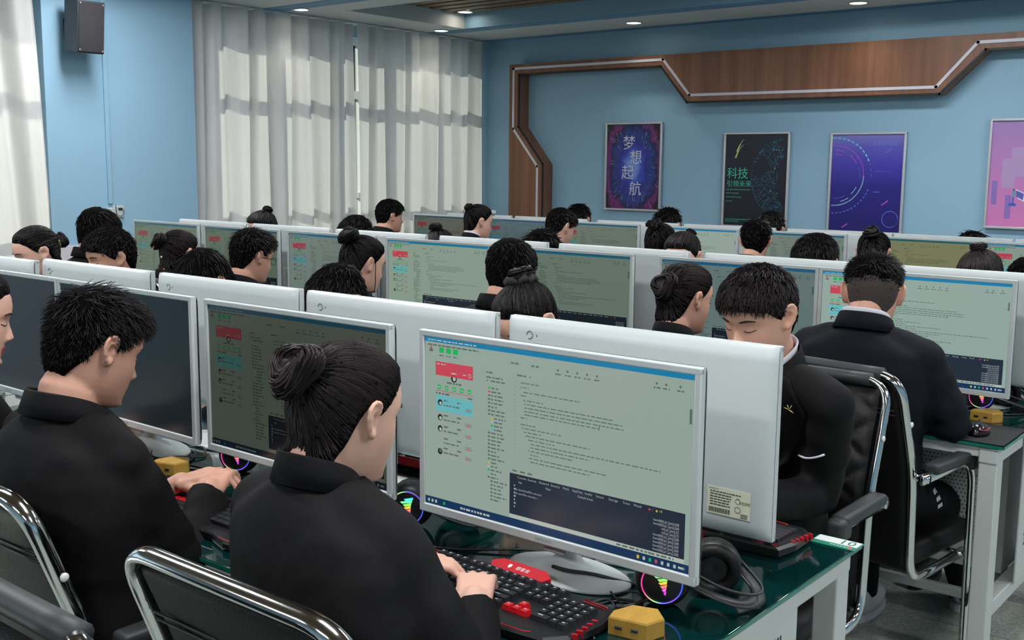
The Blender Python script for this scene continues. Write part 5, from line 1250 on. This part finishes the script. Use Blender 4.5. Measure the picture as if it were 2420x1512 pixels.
LOD = {0: dict(hz=92, ha=132, vox=.0039, jv=.0085, n=3000), 1: dict(hz=64, ha=84, vox=.0068, jv=.014, n=1000), 2: dict(hz=48, ha=60, vox=.0085, jv=.02, n=520)}
PEOPLE = {}
def person(key, label, loc, facing, head, yaw=0, pitch=12, roll=0, fem=False, hair='short', lod=1, seed=1, skin=0, group=None, hands=None, feet=None, navy=False, white_collar=False, bun=None, mess=1.0, vol=1.0, hm=None, wrist_z=.795, sc=.925, elbow_out=.55, lip=False, hand_yaw=(0, 0), neck=.100, elbows=None, bw=1.0):
    p = LOD[lod]; fac = R(facing); M0 = Matrix.Translation((loc[0], loc[1], 0)) @ Matrix.Rotation(fac, 4, 'Z'); Mi = M0.inverted()
    h = Mi @ Vector(head)
    HM = Matrix.Translation(h) @ Matrix.Rotation(R(yaw), 4, 'Z') @ Matrix.Rotation(R(-pitch), 4, 'X') @ Matrix.Rotation(R(roll), 4, 'Y') @ Matrix.Scale(sc, 4)
    S_ = (.93 if fem else 1.04) * bw
    # --- joints
    nb = h + Matrix.Rotation(R(yaw * .3), 3, 'Z') @ Vector((0, -.056 - .0006 * pitch, -neck))
    pel = Vector((0, 0.0, .54))
    c1 = Vector((nb.x * .3, min(nb.y * .3, .02) - .05, .76))
    def spine(t): return pel * (1 - t) ** 2 + c1 * 2 * t * (1 - t) + nb * t * t
    sh = [nb + Vector((s * .160 * S_, .008, -.088)) for s in (-1, 1)]
    if hands is None: wr = [Vector((s * .115 + nb.x * .3, max(.33, nb.y + .24), wrist_z)) for s in (-1, 1)]
    else: wr = [Mi @ Vector(q) for q in hands]
    UA, FA = .275 * S_, .245 * S_
    el = []
    for k, s in enumerate((-1, 1)):
        d = wr[k] - sh[k]
        if d.length > (UA + FA) * .985: wr[k] = sh[k] + d.normalized() * (UA + FA) * .985
        if elbows and elbows[k] is not None: el.append(Mi @ Vector(elbows[k]))
        else: el.append(ik(sh[k], wr[k], UA, FA, (s * elbow_out, -.35, -.8)))
    # --- body: head, neck, chest top
    hv, hf = head_verts(p['hz'], p['ha'], fem)
    A4 = np.array(HM); hv2 = hv @ A4[:3, :3].T + A4[:3, 3]
    mb = MB(); mb.add([tuple(q) for q in hv2], hf)
    if lod < 2 or hair != 'bob':
        for s in (-1, 1): ear(mb, s, HM)
    nr = .045 if fem else .053
    mb.sweep(bez([HM @ Vector((0, -.020, -.02)), HM @ Vector((0, -.024, -.075)), nb + Vector((0, .006, .030)), nb + Vector((0, 0, -.02)), nb + Vector((0, -.0, -.07))], 4), [(nr * .92, nr * .96)] * 4 + [(nr * .95, nr)] * 4 + [(nr, nr * 1.05)] * 4 + [(nr * 1.2, nr * 1.15)] * 4 + [(nr * 1.5, nr * 1.2)], 20)
    mb.sweep([tuple(nb + Vector((0, 0, -.03))), tuple(spine(.8)), tuple(spine(.4)), tuple(pel)], [.05, .07, .06, .07], 14)
    if True:
        hb = mb
        for k, s in enumerate((-1, 1)):
            fw = (wr[k] - el[k]); fw.z *= .5; fw.normalize(); fw = Matrix.Rotation(R(hand_yaw[k]), 3, 'Z') @ fw; fw = (fw + Vector((-s * .15, .35, 0))).normalized(); rx = fw.cross(Vector((0, 0, 1))).normalized(); uz = rx.cross(fw)
            Wm = Matrix((rx, fw, uz)).transposed().to_4x4(); Wm.translation = wr[k]
            Wm = Wm @ Matrix.Scale(.88 if fem else .95, 4); hand_shapes(hb, Wm, 1 if s > 0 else -1, stub=wr[k] - (wr[k] - el[k]).normalized() * .05)
            mb.sweep([tuple(spine(.86)), tuple(sh[k]), tuple(el[k]), tuple(wr[k] - (wr[k] - el[k]).normalized() * .03)], [.03, .032, .026, .021], 10)
    V, Q, _ = remesh(mb, p['vox'], 1, .4)
    # lips
    mi = np.zeros(len(Q), int); cen = V[Q].mean(1); Ai = np.array(HM.inverted()); lc = cen @ Ai[:3, :3].T + Ai[:3, 3]
    lipm = (np.abs(lc[:, 0]) < .021) & (lc[:, 1] > .075) & (lc[:, 2] < -.0600 - .25 * np.abs(lc[:, 0])* .2) & (lc[:, 2] > -.0835 + .2 * np.abs(lc[:, 0]))
    mi[lipm] = 1
    body = link('person', fast_mesh('person', V, Q, mi, [M_skin[skin], M_lip if fem else mat('lips_pale', (184, 112, 98), 0.45, noise_amt=0.05)]), None, (loc[0], loc[1], 0), (0, 0, fac))
    tag(body, label, 'person', group)
    # --- hair
    hv_, hq_, hm_ = make_hair(hair, p['n'], seed, bun or (180, 40, .036, .02), mess, vol, .985 if fem else 1.0)
    hv_ = hv_ @ A4[:3, :3].T + A4[:3, 3]
    ho = link('hair', fast_mesh('hair', hv_, hq_, hm_, [hm or M_hair, M_stub, M_cap, M_hair_l]), body)
    # --- brows and lash lines
    if lod < 2:
        for s in (-1, 1):
            e = MB(); l = []
            for t in np.linspace(0, 1, 8):
                x = s * (.016 + .034 * t); z = .020 + .006 * math.sin(t * 2.4) - .004 * t; dd = dirs(np.array([0.0]), np.array([0.0]))
                zz = np.array([z]); F_, B_, W_ = prof(zz); y = YM + (F_[0] - YM) * max(0.0, 1 - (abs(x) / W_[0]) ** EXP) ** (1 / EXP); y += float(face_disp(np.array([x]), np.array([max(y, .03)]), zz, fem)[0]); l.append(HM @ Vector((x, y + .0006, z)))
            e.sweep(l, [(.0026 * (1 - .5 * abs(2 * t - .8)), .0012) for t in np.linspace(0, 1, 8)], 6, up=(0, 1, 0)); e.build('eyebrow', M_brow, body)
            e = MB(); l = []
            for t in np.linspace(0, 1, 8):
                x = s * (.019 + .027 * t); z = -.0055 - .0028 * math.sin(t * math.pi) + .002 * t
                zz = np.array([z]); F_, B_, W_ = prof(zz); y = YM + (F_[0] - YM) * max(0.0, 1 - (abs(x) / W_[0]) ** EXP) ** (1 / EXP); y += float(face_disp(np.array([x]), np.array([max(y, .03)]), zz, fem)[0]); l.append(HM @ Vector((x, y + .0004, z)))
            e.sweep(l, [.0009] * 8, 6); e.build('eyelash_line', M_lash, body)
    # --- jacket
    suit = M_suit_navy if navy else M_suit
    j = MB(); n = 22; secs = [(0, .178, .135), (.15, .172, .125), (.4, .166, .112), (.65, .188, .116), (.80, .190, .108), (.90, .180, .094), (.955, .135, .080), (1.0, .072, .064)]
    v = []; f = []; ns = 20
    for k in range(ns + 1):
        t = k / ns; c = spine(t); a_ = np.interp(t, [q[0] for q in secs], [q[1] for q in secs]) * S_; b_ = np.interp(t, [q[0] for q in secs], [q[2] for q in secs]) * (.94 if fem else 1.02)
        for i in range(n):
            th = 2 * math.pi * i / n; ca, sa = math.cos(th), math.sin(th); rr = 1 / (abs(ca) ** 2.6 + abs(sa) ** 2.6) ** (1 / 2.6)
            drop = -.028 * (abs(ca) ** 2) * np.interp(t, [.7, .95], [0, 1])
            v.append((c.x + a_ * rr * ca, c.y + b_ * rr * sa, c.z + drop))
    for k in range(ns):
        for i in range(n): f.append((k * n + i, k * n + (i + 1) % n, (k + 1) * n + (i + 1) % n, (k + 1) * n + i))
    f.append(tuple(range(n - 1, -1, -1))); f.append(tuple(ns * n + i for i in range(n)))
    j.add(v, f)
    for k, s in enumerate((-1, 1)):
        sr = .056 * S_
        j.sweep([tuple(nb + Vector((s * .045, .0, -.042))), tuple(nb + Vector((s * .105 * S_, .004, -.058))), tuple(sh[k] + Vector((0, 0, .004)))], [(.050, .044), (.054, .048), (.055, .050)], 14)
        j.ell(tuple(sh[k]), (sr * 1.02, sr, sr * 1.02), 16, 10)
        dw = (wr[k] - el[k]).normalized()
        path = bez([sh[k], sh[k].lerp(el[k], .5) + Vector((s * .006, 0, 0)), el[k], el[k].lerp(wr[k], .5) + Vector((0, 0, -.008)), wr[k] - dw * .012], 5)
        rr = np.interp(np.linspace(0, 1, len(path)), [0, .25, .5, .75, 1], [.058, .057, .054, .051, .045]) * (S_ * .96)
        rr = [float(q) * (1 + .05 * math.sin(i_ * 1.9 + seed + k)) for i_, q in enumerate(rr)]
        j.sweep(path, rr, 14)
        j.ell(tuple(el[k]), (.055 * S_,) * 3, 12, 8)
    jv, jq, jn = remesh(j, p['jv'], 9 if lod == 0 else 4, .6)
    sc_ = 17.0; amp = .0045 if lod == 0 else .003
    arm = [np.array(q) for q in (el[0], el[1], wr[0], wr[1])]
    dmin = np.min([np.linalg.norm(jv - q, axis=1) for q in arm], axis=0); wgt = .45 + 1.5 * np.exp(-(dmin / .13) ** 2)
    if lod < 2:
        nz = np.array([noise.noise((q[0] * sc_ + seed, q[1] * sc_ * .8, q[2] * sc_ * 1.25)) + .6 * noise.noise((q[0] * 31, q[1] * 24 + seed, q[2] * 36)) for q in jv])
        jv = jv + jn * (nz * amp * wgt)[:, None]
    jo = link('jacket', fast_mesh('jacket', jv, jq, np.zeros(len(jq), int), [suit]), body)
    # --- collar folded over at the back, running to the front
    def collar(name, m, r0, r1, z1, fall, span, par):
        cb = MB(); na = 30; v = []; f = []; prf = [(r0, -.022), (r0, z1 - .004), (r0 + .002, z1), (r0 + .005, z1 - .003), (r0 + (r1 - r0) * .55, z1 - fall * .45), (r1, z1 - fall), (r1 - .003, z1 - fall - .001), (r0 + .003, z1 - fall * .35)]
        for k in range(na + 1):
            a = R(-span + 2 * span * k / na); w_ = abs(k / na * 2 - 1)
            for (r_, z_) in prf:
                v.append((nb.x + (r_ * 1.08 * S_) * math.sin(a), nb.y - .004 - r_ * .98 * S_ * math.cos(a) + .012 * w_ * w_, nb.z + z_ + .018 - .055 * w_ ** 2.2))
        m_ = len(prf)
        for k in range(na):
            for i in range(m_): f.append((k * m_ + i, k * m_ + (i + 1) % m_, (k + 1) * m_ + (i + 1) % m_, (k + 1) * m_ + i))
        f.append(tuple(range(m_))); f.append(tuple(na * m_ + i for i in range(m_ - 1, -1, -1)))
        cb.add(v, f, 0, True); return cb.build(name, m, par)
    collar('collar', suit, (.056 if fem else .062), (.074 if fem else .082), .022, .046, 138, body)
    if white_collar: collar('shirt_collar', M_shirt, (.049 if fem else .055), (.054 if fem else .060), .033, .03, 140, body)
    # --- trousers and shoes
    tr = MB(); hip = [Vector((s * .085 * S_, .0, .545)) for s in (-1, 1)]
    ank = [Mi @ Vector(q) for q in feet] if feet else [Vector((s * .11, .38, .095)) for s in (-1, 1)]
    for k, s in enumerate((-1, 1)):
        kn = ik(hip[k], ank[k], .43 * S_, .415 * S_, (s * .12, .6, 1.0))
        path = bez([hip[k], hip[k].lerp(kn, .5), kn, kn.lerp(ank[k], .5), ank[k] + Vector((0, 0, -.02))], 4)
        rr = [float(q) for q in np.interp(np.linspace(0, 1, len(path)), [0, .25, .5, .75, 1], [.086, .080, .066, .058, .052])]
        tr.sweep(path, rr, 14); tr.ell(tuple(kn), (.066,) * 3, 12, 8)
    tr.ell((0, -.02, .545), (.165 * S_, .11, .085), 18, 10)
    tv, tq, _ = remesh(tr, .016 if feet else .026, 3)
    to = link('trousers', fast_mesh('trousers', tv, tq, np.zeros(len(tq), int), [M_trouser]), body)
    for k, s in enumerate((-1, 1)):
        a = ank[k]; sb = MB(); sb.ell((a.x, a.y + .055, a.z - .048), (.043, .135, .042), 16, 10); sb.ell((a.x, a.y - .01, a.z - .018), (.041, .062, .062), 14, 8)
        sv, sq, _ = remesh(sb, .008 if feet else .016, 2); sv[:, 2] = np.maximum(sv[:, 2], a.z - .092)
        so = link('shoe', fast_mesh('shoe', sv, sq, np.zeros(len(sq), int), [M_shoe if feet else M_shoe_k]), body)
        l = [(a.x + .044 * math.sin(t), a.y + .050 + .136 * -math.cos(t), a.z - .080) for t in np.linspace(0, 6.28, 24, endpoint=False)]
        sl_ = MB(); nn = len(l); sl_.add([(x, y, z + dz) for dz in (-.0145, .010) for x, y, z in l], [(i, (i + 1) % nn, nn + (i + 1) % nn, nn + i) for i in range(nn)] + [tuple(range(nn - 1, -1, -1)), tuple(range(nn, 2 * nn))]); sl_.build('sole', M_shoe if feet else M_shoe_k, so)
        if feet:
            for mx_ in (-.018, .018):
                mk = MB(); mk.bbox((a.x + mx_, a.y - .073, a.z - .035), (.013, .02, .038), .003); mk.build('black_mark', M_shoe_k, so)
    PEOPLE[key] = dict(o=body, HM=HM, jv=jv, jq=jq, nb=nb, h=h, M0=M0, tv=tv, tq=tq, trousers=to)
    return body

def seat(key, label, head, facing, chair, **kw):
    """person on a chair; chair = (x, y, extra turn, sleeve, label) of its own"""
    cx, cy, rz, sl, cl = chair
    o = person(key, label, (cx, cy + (.02 if facing == 0 else -.02)), facing, head, **kw)
    if cl: place_chair(cx, cy, R(facing + rz), cl, sl)
    return o
G1 = 'students in dark suits at the computers'
CB = 'black chair with chrome frame '
seat('A', 'woman in black jacket with high bun and visible right ear, typing nearest to us', (-1.229, 1.113, 1.118), 0, (-1.12, 1.04, 0, False, CB + 'under the bun-haired woman nearest to us'), yaw=-3, pitch=10, fem=True, hair='bun', lod=0, seed=11, skin=2, group=G1, hands=[(-1.30, 1.275, .80), (-1.10, 1.262, .80)], bun=(178, 30, .040, .034), hm=M_hair_b, elbow_out=.8, neck=0.076)
seat('B', 'boy in black jacket with short spiky hair at the dim front monitors', (-1.965, 1.120, 1.135), 0, (-1.87, 1.04, 0, False, CB + 'under the boy with spiky hair, chrome edge at left'), yaw=-2, pitch=20, hair='short', lod=0, seed=21, skin=1, group=G1, hands=[(-2.03, 1.33, .80), (-1.93, 1.345, .80)], mess=1.2, vol=0.72)
seat('C', 'woman in profile cut by the left edge, red lips', (-2.46, 1.10, 1.155), 0, (-2.55, 1.04, 0, False, CB + 'under the woman cut by the left edge'), yaw=-22, pitch=12, fem=True, hair='bun', lod=0, seed=31, skin=2, group=G1, bun=(178, 30, .036, .02), hm=M_hair_b)
# front row, far side, facing us
seat('D', 'boy with straight dark fringe looking down, gold pin on his lapel', (-1.085, 2.200, 1.174), 180, (-1.192, 2.465, 0, True, CB + 'with quilted back behind the boy with the gold pin'), yaw=-10, pitch=17, hair='bangs', lod=0, seed=41, skin=0, group=G1, white_collar=True, hm=M_hair_b, hands=[(-1.02, 2.06, .80), (-1.20, 2.06, .80)], vol=0.62, sc=.90, elbows=[(-.985, 2.34, .755), None], bw=.92)
seat('E', 'woman with bun and black scrunchie bent down between two monitor backs', (-1.800, 2.270, 1.080), 180, (-1.83, 2.50, 0, True, CB + 'under the woman with the black scrunchie'), yaw=-5, pitch=30, fem=True, hair='bun', lod=1, seed=51, skin=2, group=G1, bun=(160, 62, .034, .026))
seat('F', 'girl with loose dark fringe, forehead showing above the second front monitor back', (-2.540, 2.260, 1.070), 180, (-2.5, 2.50, 0, True, CB + 'under the girl with the loose fringe'), pitch=28, fem=True, hair='bangs', lod=1, seed=61, skin=2, group=G1, vol=0.8)
seat('G', 'girl with bowed dark head, only the crown showing over a front monitor', (-3.24, 2.27, 1.075), 180, (-3.15, 2.50, 0, True, CB + 'under the girl with the bowed head'), pitch=42, fem=True, hair='bob', lod=1, seed=71, skin=1, group=G1)
seat('H', 'boy with thick swept fringe and left ear showing over a front monitor back', (-3.830, 2.250, 1.132), 180, (-3.8, 2.50, 0, True, CB + 'under the boy with the swept fringe'), yaw=-8, pitch=8, hair='bangs', lod=1, seed=81, skin=1, group=G1, vol=.85, mess=1.6, sc=0.9)
seat('I', 'woman with low side bun and bare forehead at the far left, above a monitor', (-4.40, 2.25, 1.12), 180, (-4.45, 2.50, 0, True, CB + 'under the woman with the low side bun'), yaw=-10, pitch=14, fem=True, hair='bun', lod=1, seed=91, skin=2, group=G1, bun=(180, 8, .030, .030))
# middle row, near side, backs to us
seat('J', 'boy in navy blazer with cropped hair seen from behind, both ears showing', (-1.165, 3.10, 1.137), 0, (-1.162, 3.07, -8, True, CB + 'under the boy in the navy blazer by the aisle'), yaw=18, pitch=12, hair='fade', lod=0, seed=101, skin=1, group=G1, navy=True, white_collar=True, feet=[(-1.285, 3.47, .095), (-1.05, 3.80, .095)], hands=[(-1.30, 3.24, .80), (-1.08, 3.24, .80)], sc=.955, neck=0.072, elbows=[(-1.37, 3.08, .84), (-.93, 3.12, .79)])
seat('K', 'woman with coiled low bun seen from behind before a grey screen', (-1.710, 2.970, 1.092), 0, (-1.79, 3.02, 0, True, CB + 'under the woman with the coiled low bun'), yaw=-20, pitch=8, fem=True, hair='bun', lod=1, seed=111, skin=1, group=G1, bun=(172, 16, .040, .018), hm=M_hair_b)
seat('L', 'boy with round dark hair from behind at a pale screen, middle row', (-2.410, 2.960, 1.125), 0, (-2.48, 3.02, 0, True, CB + 'under the boy with round dark hair'), yaw=8, pitch=14, hair='bangs', lod=1, seed=121, skin=0, group=G1, vol=0.75)
seat('M', 'woman with tall top bun and a loose strand by her ear', (-3.170, 2.960, 1.108), 0, (-3.18, 3.02, 0, True, CB + 'under the woman with the tall top bun'), yaw=-12, pitch=12, fem=True, hair='bun', lod=1, seed=131, skin=2, group=G1, bun=(176, 48, .038, .034))
seat('N', 'boy wearing thin glasses, seen from behind in the middle row', (-3.870, 2.960, 1.093), 0, (-3.85, 3.02, 0, True, CB + 'under the boy wearing glasses'), yaw=-4, pitch=12, hair='short', lod=1, seed=141, skin=1, group=G1, vol=1.0)
seat('O', 'woman with twisted bun held by a clip before the end screen', (-4.420, 2.960, 1.075), 0, (-4.52, 3.02, 0, True, CB + 'under the woman with the clipped twisted bun'), yaw=10, pitch=10, fem=True, hair='bun', lod=1, seed=151, skin=1, group=G1, bun=(205, 26, .040, .020), hm=M_hair_b)
seat('P', 'person with bushy dark hair against the blue pillar, behind the swept-fringe boy', (-5.120, 2.960, 1.140), 0, (-5.18, 3.02, 0, True, CB + 'under the bushy-haired person by the pillar'), yaw=0, pitch=10, hair='bob', lod=1, seed=161, skin=1, group=G1, vol=1.2)
# middle row, far side
seat('Q', 'woman with small top bun, forehead just over the aisle monitor, middle row', (-1.160, 4.120, 1.100), 180, (-1.12, 4.40, 0, True, CB + 'under the woman with the small top bun'), pitch=26, fem=True, hair='bun', lod=1, seed=171, skin=2, group=G1, bun=(165, 66, .026, .020), hm=M_hair_b)
seat('R', 'girl with rounded fringe bowed between the fringe boy and the cropped boy', (-1.79, 4.12, 1.115), 180, (-1.74, 4.40, 0, True, CB + 'under the girl with the rounded fringe'), pitch=24, fem=True, hair='bangs', lod=1, seed=181, skin=2, group=G1, vol=1.1)
seat('S', 'woman with bare forehead and tiny bun looking over a middle row monitor', (-2.400, 4.120, 1.110), 180, (-2.42, 4.40, 0, True, CB + 'under the woman with the tiny bun'), pitch=14, yaw=10, fem=True, hair='bun', lod=1, seed=191, skin=2, group=G1, bun=(195, 52, .020, .018))
seat('T', 'person with tousled dark hair bent low between middle row monitors', (-3.16, 4.12, 1.075), 180, (-3.10, 4.40, 0, True, CB + 'under the person with tousled hair'), pitch=40, hair='short', lod=2, seed=201, skin=1, group=G1, mess=2.0)
seat('U', 'person bent so low that just a dark bun shows between monitors', (-3.86, 4.14, 1.055), 180, (-3.78, 4.40, 0, True, CB + 'under the person showing just a bun'), pitch=30, fem=True, hair='bun', lod=2, seed=211, skin=1, group=G1, bun=(170, 70, .030, .026))
seat('V', 'person with smooth bowl of dark hair in front of the curtain', (-4.47, 4.12, 1.095), 180, (-4.46, 4.40, 0, True, CB + 'under the bowl-haired person by the curtain'), pitch=26, hair='bangs', lod=2, seed=221, skin=1, group=G1)
seat('W', 'woman with small high bun in front of the curtain, facing left', (-5.30, 4.12, 1.105), 180, (-5.12, 4.40, 0, True, CB + 'under the high-bunned woman by the curtain'), pitch=16, yaw=-12, fem=True, hair='bun', lod=2, seed=231, skin=1, group=G1, bun=(178, 56, .026, .026))
# back row, near side
seat('X', 'woman with high bun behind the cropped boy\'s head, back row', (-2.0, 5.30, 1.085), 0, (-1.97, 5.30, 0, True, CB + 'in the back row under the woman behind the cropped boy'), yaw=10, pitch=10, fem=True, hair='bun', lod=2, seed=241, skin=1, group=G1, bun=(182, 50, .034, .026))
seat('Y', 'boy with short hair from behind, both ears out, under the globe poster', (-2.640, 5.300, 1.115), 0, (-2.65, 5.30, 0, True, CB + 'in the back row under the boy by the globe poster'), yaw=22, pitch=8, hair='short', lod=2, seed=251, skin=1, group=G1, vol=0.6)
seat('Z', 'woman with curly high bun from behind at the back row', (-3.230, 5.300, 1.075), 0, (-3.30, 5.30, 0, True, CB + 'in the back row under the woman with the curly bun'), yaw=-4, pitch=10, fem=True, hair='bun', lod=2, seed=261, skin=2, group=G1, bun=(180, 48, .034, .028), mess=1.8)
seat('AA', 'boy with brown-black hair and pale nape turned right, back row', (-3.930, 5.300, 1.130), 0, (-3.97, 5.30, 0, True, CB + 'in the back row under the boy turned right'), yaw=-16, pitch=16, hair='bangs', lod=2, seed=271, skin=2, group=G1, hm=M_hair_b, vol=0.75)
seat('AB', 'woman with bun and white shirt collar in the back row', (-4.59, 5.30, 1.14), 0, (-4.62, 5.30, 0, True, CB + 'in the back row under the woman with the white collar'), yaw=-26, pitch=8, fem=True, hair='bun', lod=2, seed=281, skin=2, group=G1, bun=(178, 46, .024, .022), white_collar=True)
seat('AC', 'boy with round dark hair against the curtain, looking right', (-5.400, 5.300, 1.145), 0, (-5.33, 5.30, 0, True, CB + 'in the back row under the boy before the curtain'), yaw=-20, pitch=2, hair='bangs', lod=2, seed=291, skin=1, group=G1, vol=0.8)
# back row, far side: crowns just over the monitors
seat('f1', 'dark crown of a person just right of the wooden upright', (-4.610, 6.420, 1.110), 180, (-4.55, 6.68, 0, True, CB + 'by the back wall under the person near the wooden upright'), pitch=20, hair='short', lod=2, seed=301, group=G1, vol=0.8)
seat('f2', 'dark crown of a person under the starburst poster\'s corner', (-3.86, 6.42, 1.10), 180, (-3.85, 6.68, 0, True, CB + 'by the back wall under the starburst poster'), pitch=20, hair='short', lod=2, seed=311, group=G1, mess=1.5)
seat('f4', 'dark crown half hidden by the boy under the globe poster', (-3.10, 6.42, 1.10), 180, (-3.15, 6.68, 0, True, CB + 'by the back wall under the globe poster'), pitch=20, hair='short', lod=2, seed=321, group=G1)
seat('f3', 'tuft of dark hair just over a back row monitor below the pink poster', (-1.860, 6.420, 1.030), 180, (-1.85, 6.68, 0, True, CB + 'by the back wall under the pink poster'), pitch=20, hair='short', lod=2, seed=331, group=G1, mess=1.6)
seat('AD', 'dark-haired person at the right edge of the picture, back row', (-1.260, 5.220, 0.990), 0, (-1.30, 5.30, 0, True, CB + 'in the back row at the right edge of the picture'), yaw=0, pitch=20, hair='bangs', lod=2, seed=341, group=G1)
place_chair(-1.30, 0.355, math.pi, 'empty chair with dark padded top bar at the lower left corner', True)
# ------------------------------------------------------------------ what single people wear
from mathutils.bvhtree import BVHTree
def on_front(P, x, z, off=.002):
    """point on the front of the jacket at (x, z), in the wearer's own space"""
    if 'bvh' not in P: P['bvh'] = BVHTree.FromPolygons([tuple(q) for q in P['jv']], [tuple(int(i) for i in q) for q in P['jq']])
    hit = P['bvh'].ray_cast(Vector((x, 2.0, z)), Vector((0, -1, 0)))
    y = hit[0].y if hit[0] is not None else P['nb'].y + .1
    return Vector((x, y + off, z))
def patch(P, poly_l, poly_r, n, name, m, off, thick=.003):
    """strip between two polylines laid on the jacket front"""
    mb = MB(); v = []; f = []; k = 6
    def along(l, t):
        q = t * (len(l) - 1); i = min(int(q), len(l) - 2); return Vector(l[i]).lerp(Vector(l[i + 1]), q - i)
    for j in range(n + 1):
        a = along(poly_l, j / n); b = along(poly_r, j / n)
        for i in range(k + 1): q = a.lerp(b, i / k); v.append(on_front(P, q.x, q.y, off))
    N = len(v); v += [p + Vector((0, -thick - off, 0)) for p in v]
    for j in range(n):
        for i in range(k):
            q = j * (k + 1) + i; f.append((q, q + 1, q + k + 2, q + k + 1)); f.append((N + q + k + 1, N + q + k + 2, N + q + 1, N + q))
    rim = [i for i in range(k + 1)] + [j * (k + 1) + k for j in range(1, n + 1)] + [n * (k + 1) + i for i in range(k - 1, -1, -1)] + [j * (k + 1) for j in range(n - 1, 0, -1)]
    for a, b in zip(rim, rim[1:] + rim[:1]): f.append((a, N + a, N + b, b))
    mb.add(v, f, 0, True); return mb.build(name, m, P['o'])
P = PEOPLE['D']; c = P['nb']
zt = c.z - .005; zb = c.z - .30
patch(P, [(c.x - .030, zt - .03), (c.x - .002, zb)], [(c.x + .030, zt - .03), (c.x + .002, zb)], 14, 'shirt_front', M_shirt, .004)
for s in (-1, 1):
    lp = patch(P, [(c.x + s * .040, zt - .015), (c.x + s * .030, zt - .12), (c.x, zb)], [(c.x + s * .075, zt - .03), (c.x + s * .108, zt - .11), (c.x + s * .006, zb - .03)], 14, 'lapel', M_suit, .007)
    if s < 0:   # his left, the side towards the aisle
        q = on_front(P, c.x - .072, zt - .10, .011); mb = MB()
        for a in (0.3, 1.2, 2.1, 3.6): mb.sweep([q, q + Vector((.013 * math.cos(a), .001, .013 * math.sin(a)))], [.0022, .0008], 6)
        mb.build('lapel_pin', mat('pin_gold', (206, 186, 130), 0.3, 1.0, noise_amt=0.05), lp)
mb = MB(); l = [on_front(P, c.x - .075 - .075 * t, zt - .215 + .022 * t * t, .003) for t in np.linspace(0, 1, 8)]; mb.sweep(l, .0026, 6); mb.build('pocket_piping', M_shirt, P['o'])

# glasses
P = PEOPLE['N']; HM = P['HM']; mb = MB()
for s in (-1, 1):
    mb.sweep([HM @ Vector((s * .032 + .022 * math.cos(a), .098 - .006 * abs(math.cos(a)), -.003 + .018 * math.sin(a))) for a in np.linspace(0, 6.28, 22, endpoint=False)], .0011, 5, closed=True)
    mb.sweep([HM @ Vector((s * .053, .094, .002)), HM @ Vector((s * .074, .075, .004)), HM @ Vector((s * .079, .0, .006)), HM @ Vector((s * .078, -.025, -.005))], .0013, 5)
mb.sweep([HM @ Vector((-.010, .099, .002)), HM @ Vector((0, .102, .005)), HM @ Vector((.010, .099, .002))], .0011, 5)
mb.build('glasses', mat('glasses_wire', (40, 36, 36), 0.3, 0.8, noise_amt=0.05), P['o'])

# scrunchie, clips, loose strand
def scrunchie(key, az, el, off, R_, r_, name, m):
    P = PEOPLE[key]; HM = P['HM']; bd = dirs(np.array([float(az)]), np.array([float(el)]))[0]; c = HC + bd * (rad(bd[None])[0] + off); e1 = np.cross(bd, [1, 0, .2]); e1 /= np.linalg.norm(e1); e2 = np.cross(bd, e1)
    mb = MB(); n = 40; path = [HM @ Vector(c + (e1 * math.cos(a) + e2 * math.sin(a)) * (R_ * (1 + .10 * math.sin(9 * a))) + bd * .004 * math.cos(7 * a)) for a in np.linspace(0, 6.283, n, endpoint=False)]
    mb.sweep(path, [r_ * (1 + .25 * math.sin(i * 2.3)) for i in range(n)], 8, closed=True); return mb.build(name, m, P['o'])
scrunchie('E', 160, 62, .010, .036, .012, 'scrunchie', M_scr)
scrunchie('I', 180, 8, .006, .020, .005, 'hair_tie', mat('tie_beige', (206, 186, 140), 0.6, noise_amt=0.1))
P = PEOPLE['M']; HM = P['HM']; mb = MB(); mb.sweep(bez([HM @ Vector((.074, .012, .02)), HM @ Vector((.079, .018, -.03)), HM @ Vector((.073, .030, -.08)), HM @ Vector((.066, .034, -.115))], 6), [.0016] * 18 + [.0006], 5); mb.build('loose_strand', M_hair, P['o'])
P = PEOPLE['O']; HM = P['HM']; mb = MB(); d = dirs(np.array([190.0]), np.array([-18.0]))[0]; q = HM @ Vector(HC + d * (rad(d[None])[0] + .012)); mb.ell(tuple(q), (.007, .004, .006), 10, 6); mb.build('hair_clip', mat('clip_pale', (220, 216, 206), 0.3, noise_amt=0.03), P['o'])
P = PEOPLE['I']; HM = P['HM']; mb = MB(); q = [HM @ Vector(HC + dirs(np.array([100.0]), np.array([e_]))[0] * (float(rad(dirs(np.array([100.0]), np.array([e_])))[0]) + .012)) for e_ in (22.0, 34.0, 44.0)]; mb.sweep(q, .0014, 5); mb.build('hair_pin', M_alu, P['o'])
# white stripes on the navy boy's trouser leg
P = PEOPLE['J']; bv = BVHTree.FromPolygons([tuple(q) for q in P['tv']], [tuple(int(i) for i in q) for q in P['tq']]); mb = MB()
def on_side(y, z):
    h = bv.ray_cast(Vector((1.0, y, z)), Vector((-1, 0, 0))); return (h[0] + Vector((.002, 0, 0))) if h[0] is not None else None
for k in range(3):
    z = .553 - .022 * k
    a = [on_side(.135 + .02 * t + .006 * k, z) for t in (0, 1, 2)]; b = [on_side(.135 + .02 * t + .006 * k, z - .012) for t in (0, 1, 2)]
    if all(q is not None for q in a + b): mb.add(a + b, [(0, 1, 4, 3), (1, 2, 5, 4)])
if mb.v: mb.build('stripe_logo', M_shirt, P['trousers'] if 'trousers' in P else P['o'])
bpy.data.scenes.remove(TMP)
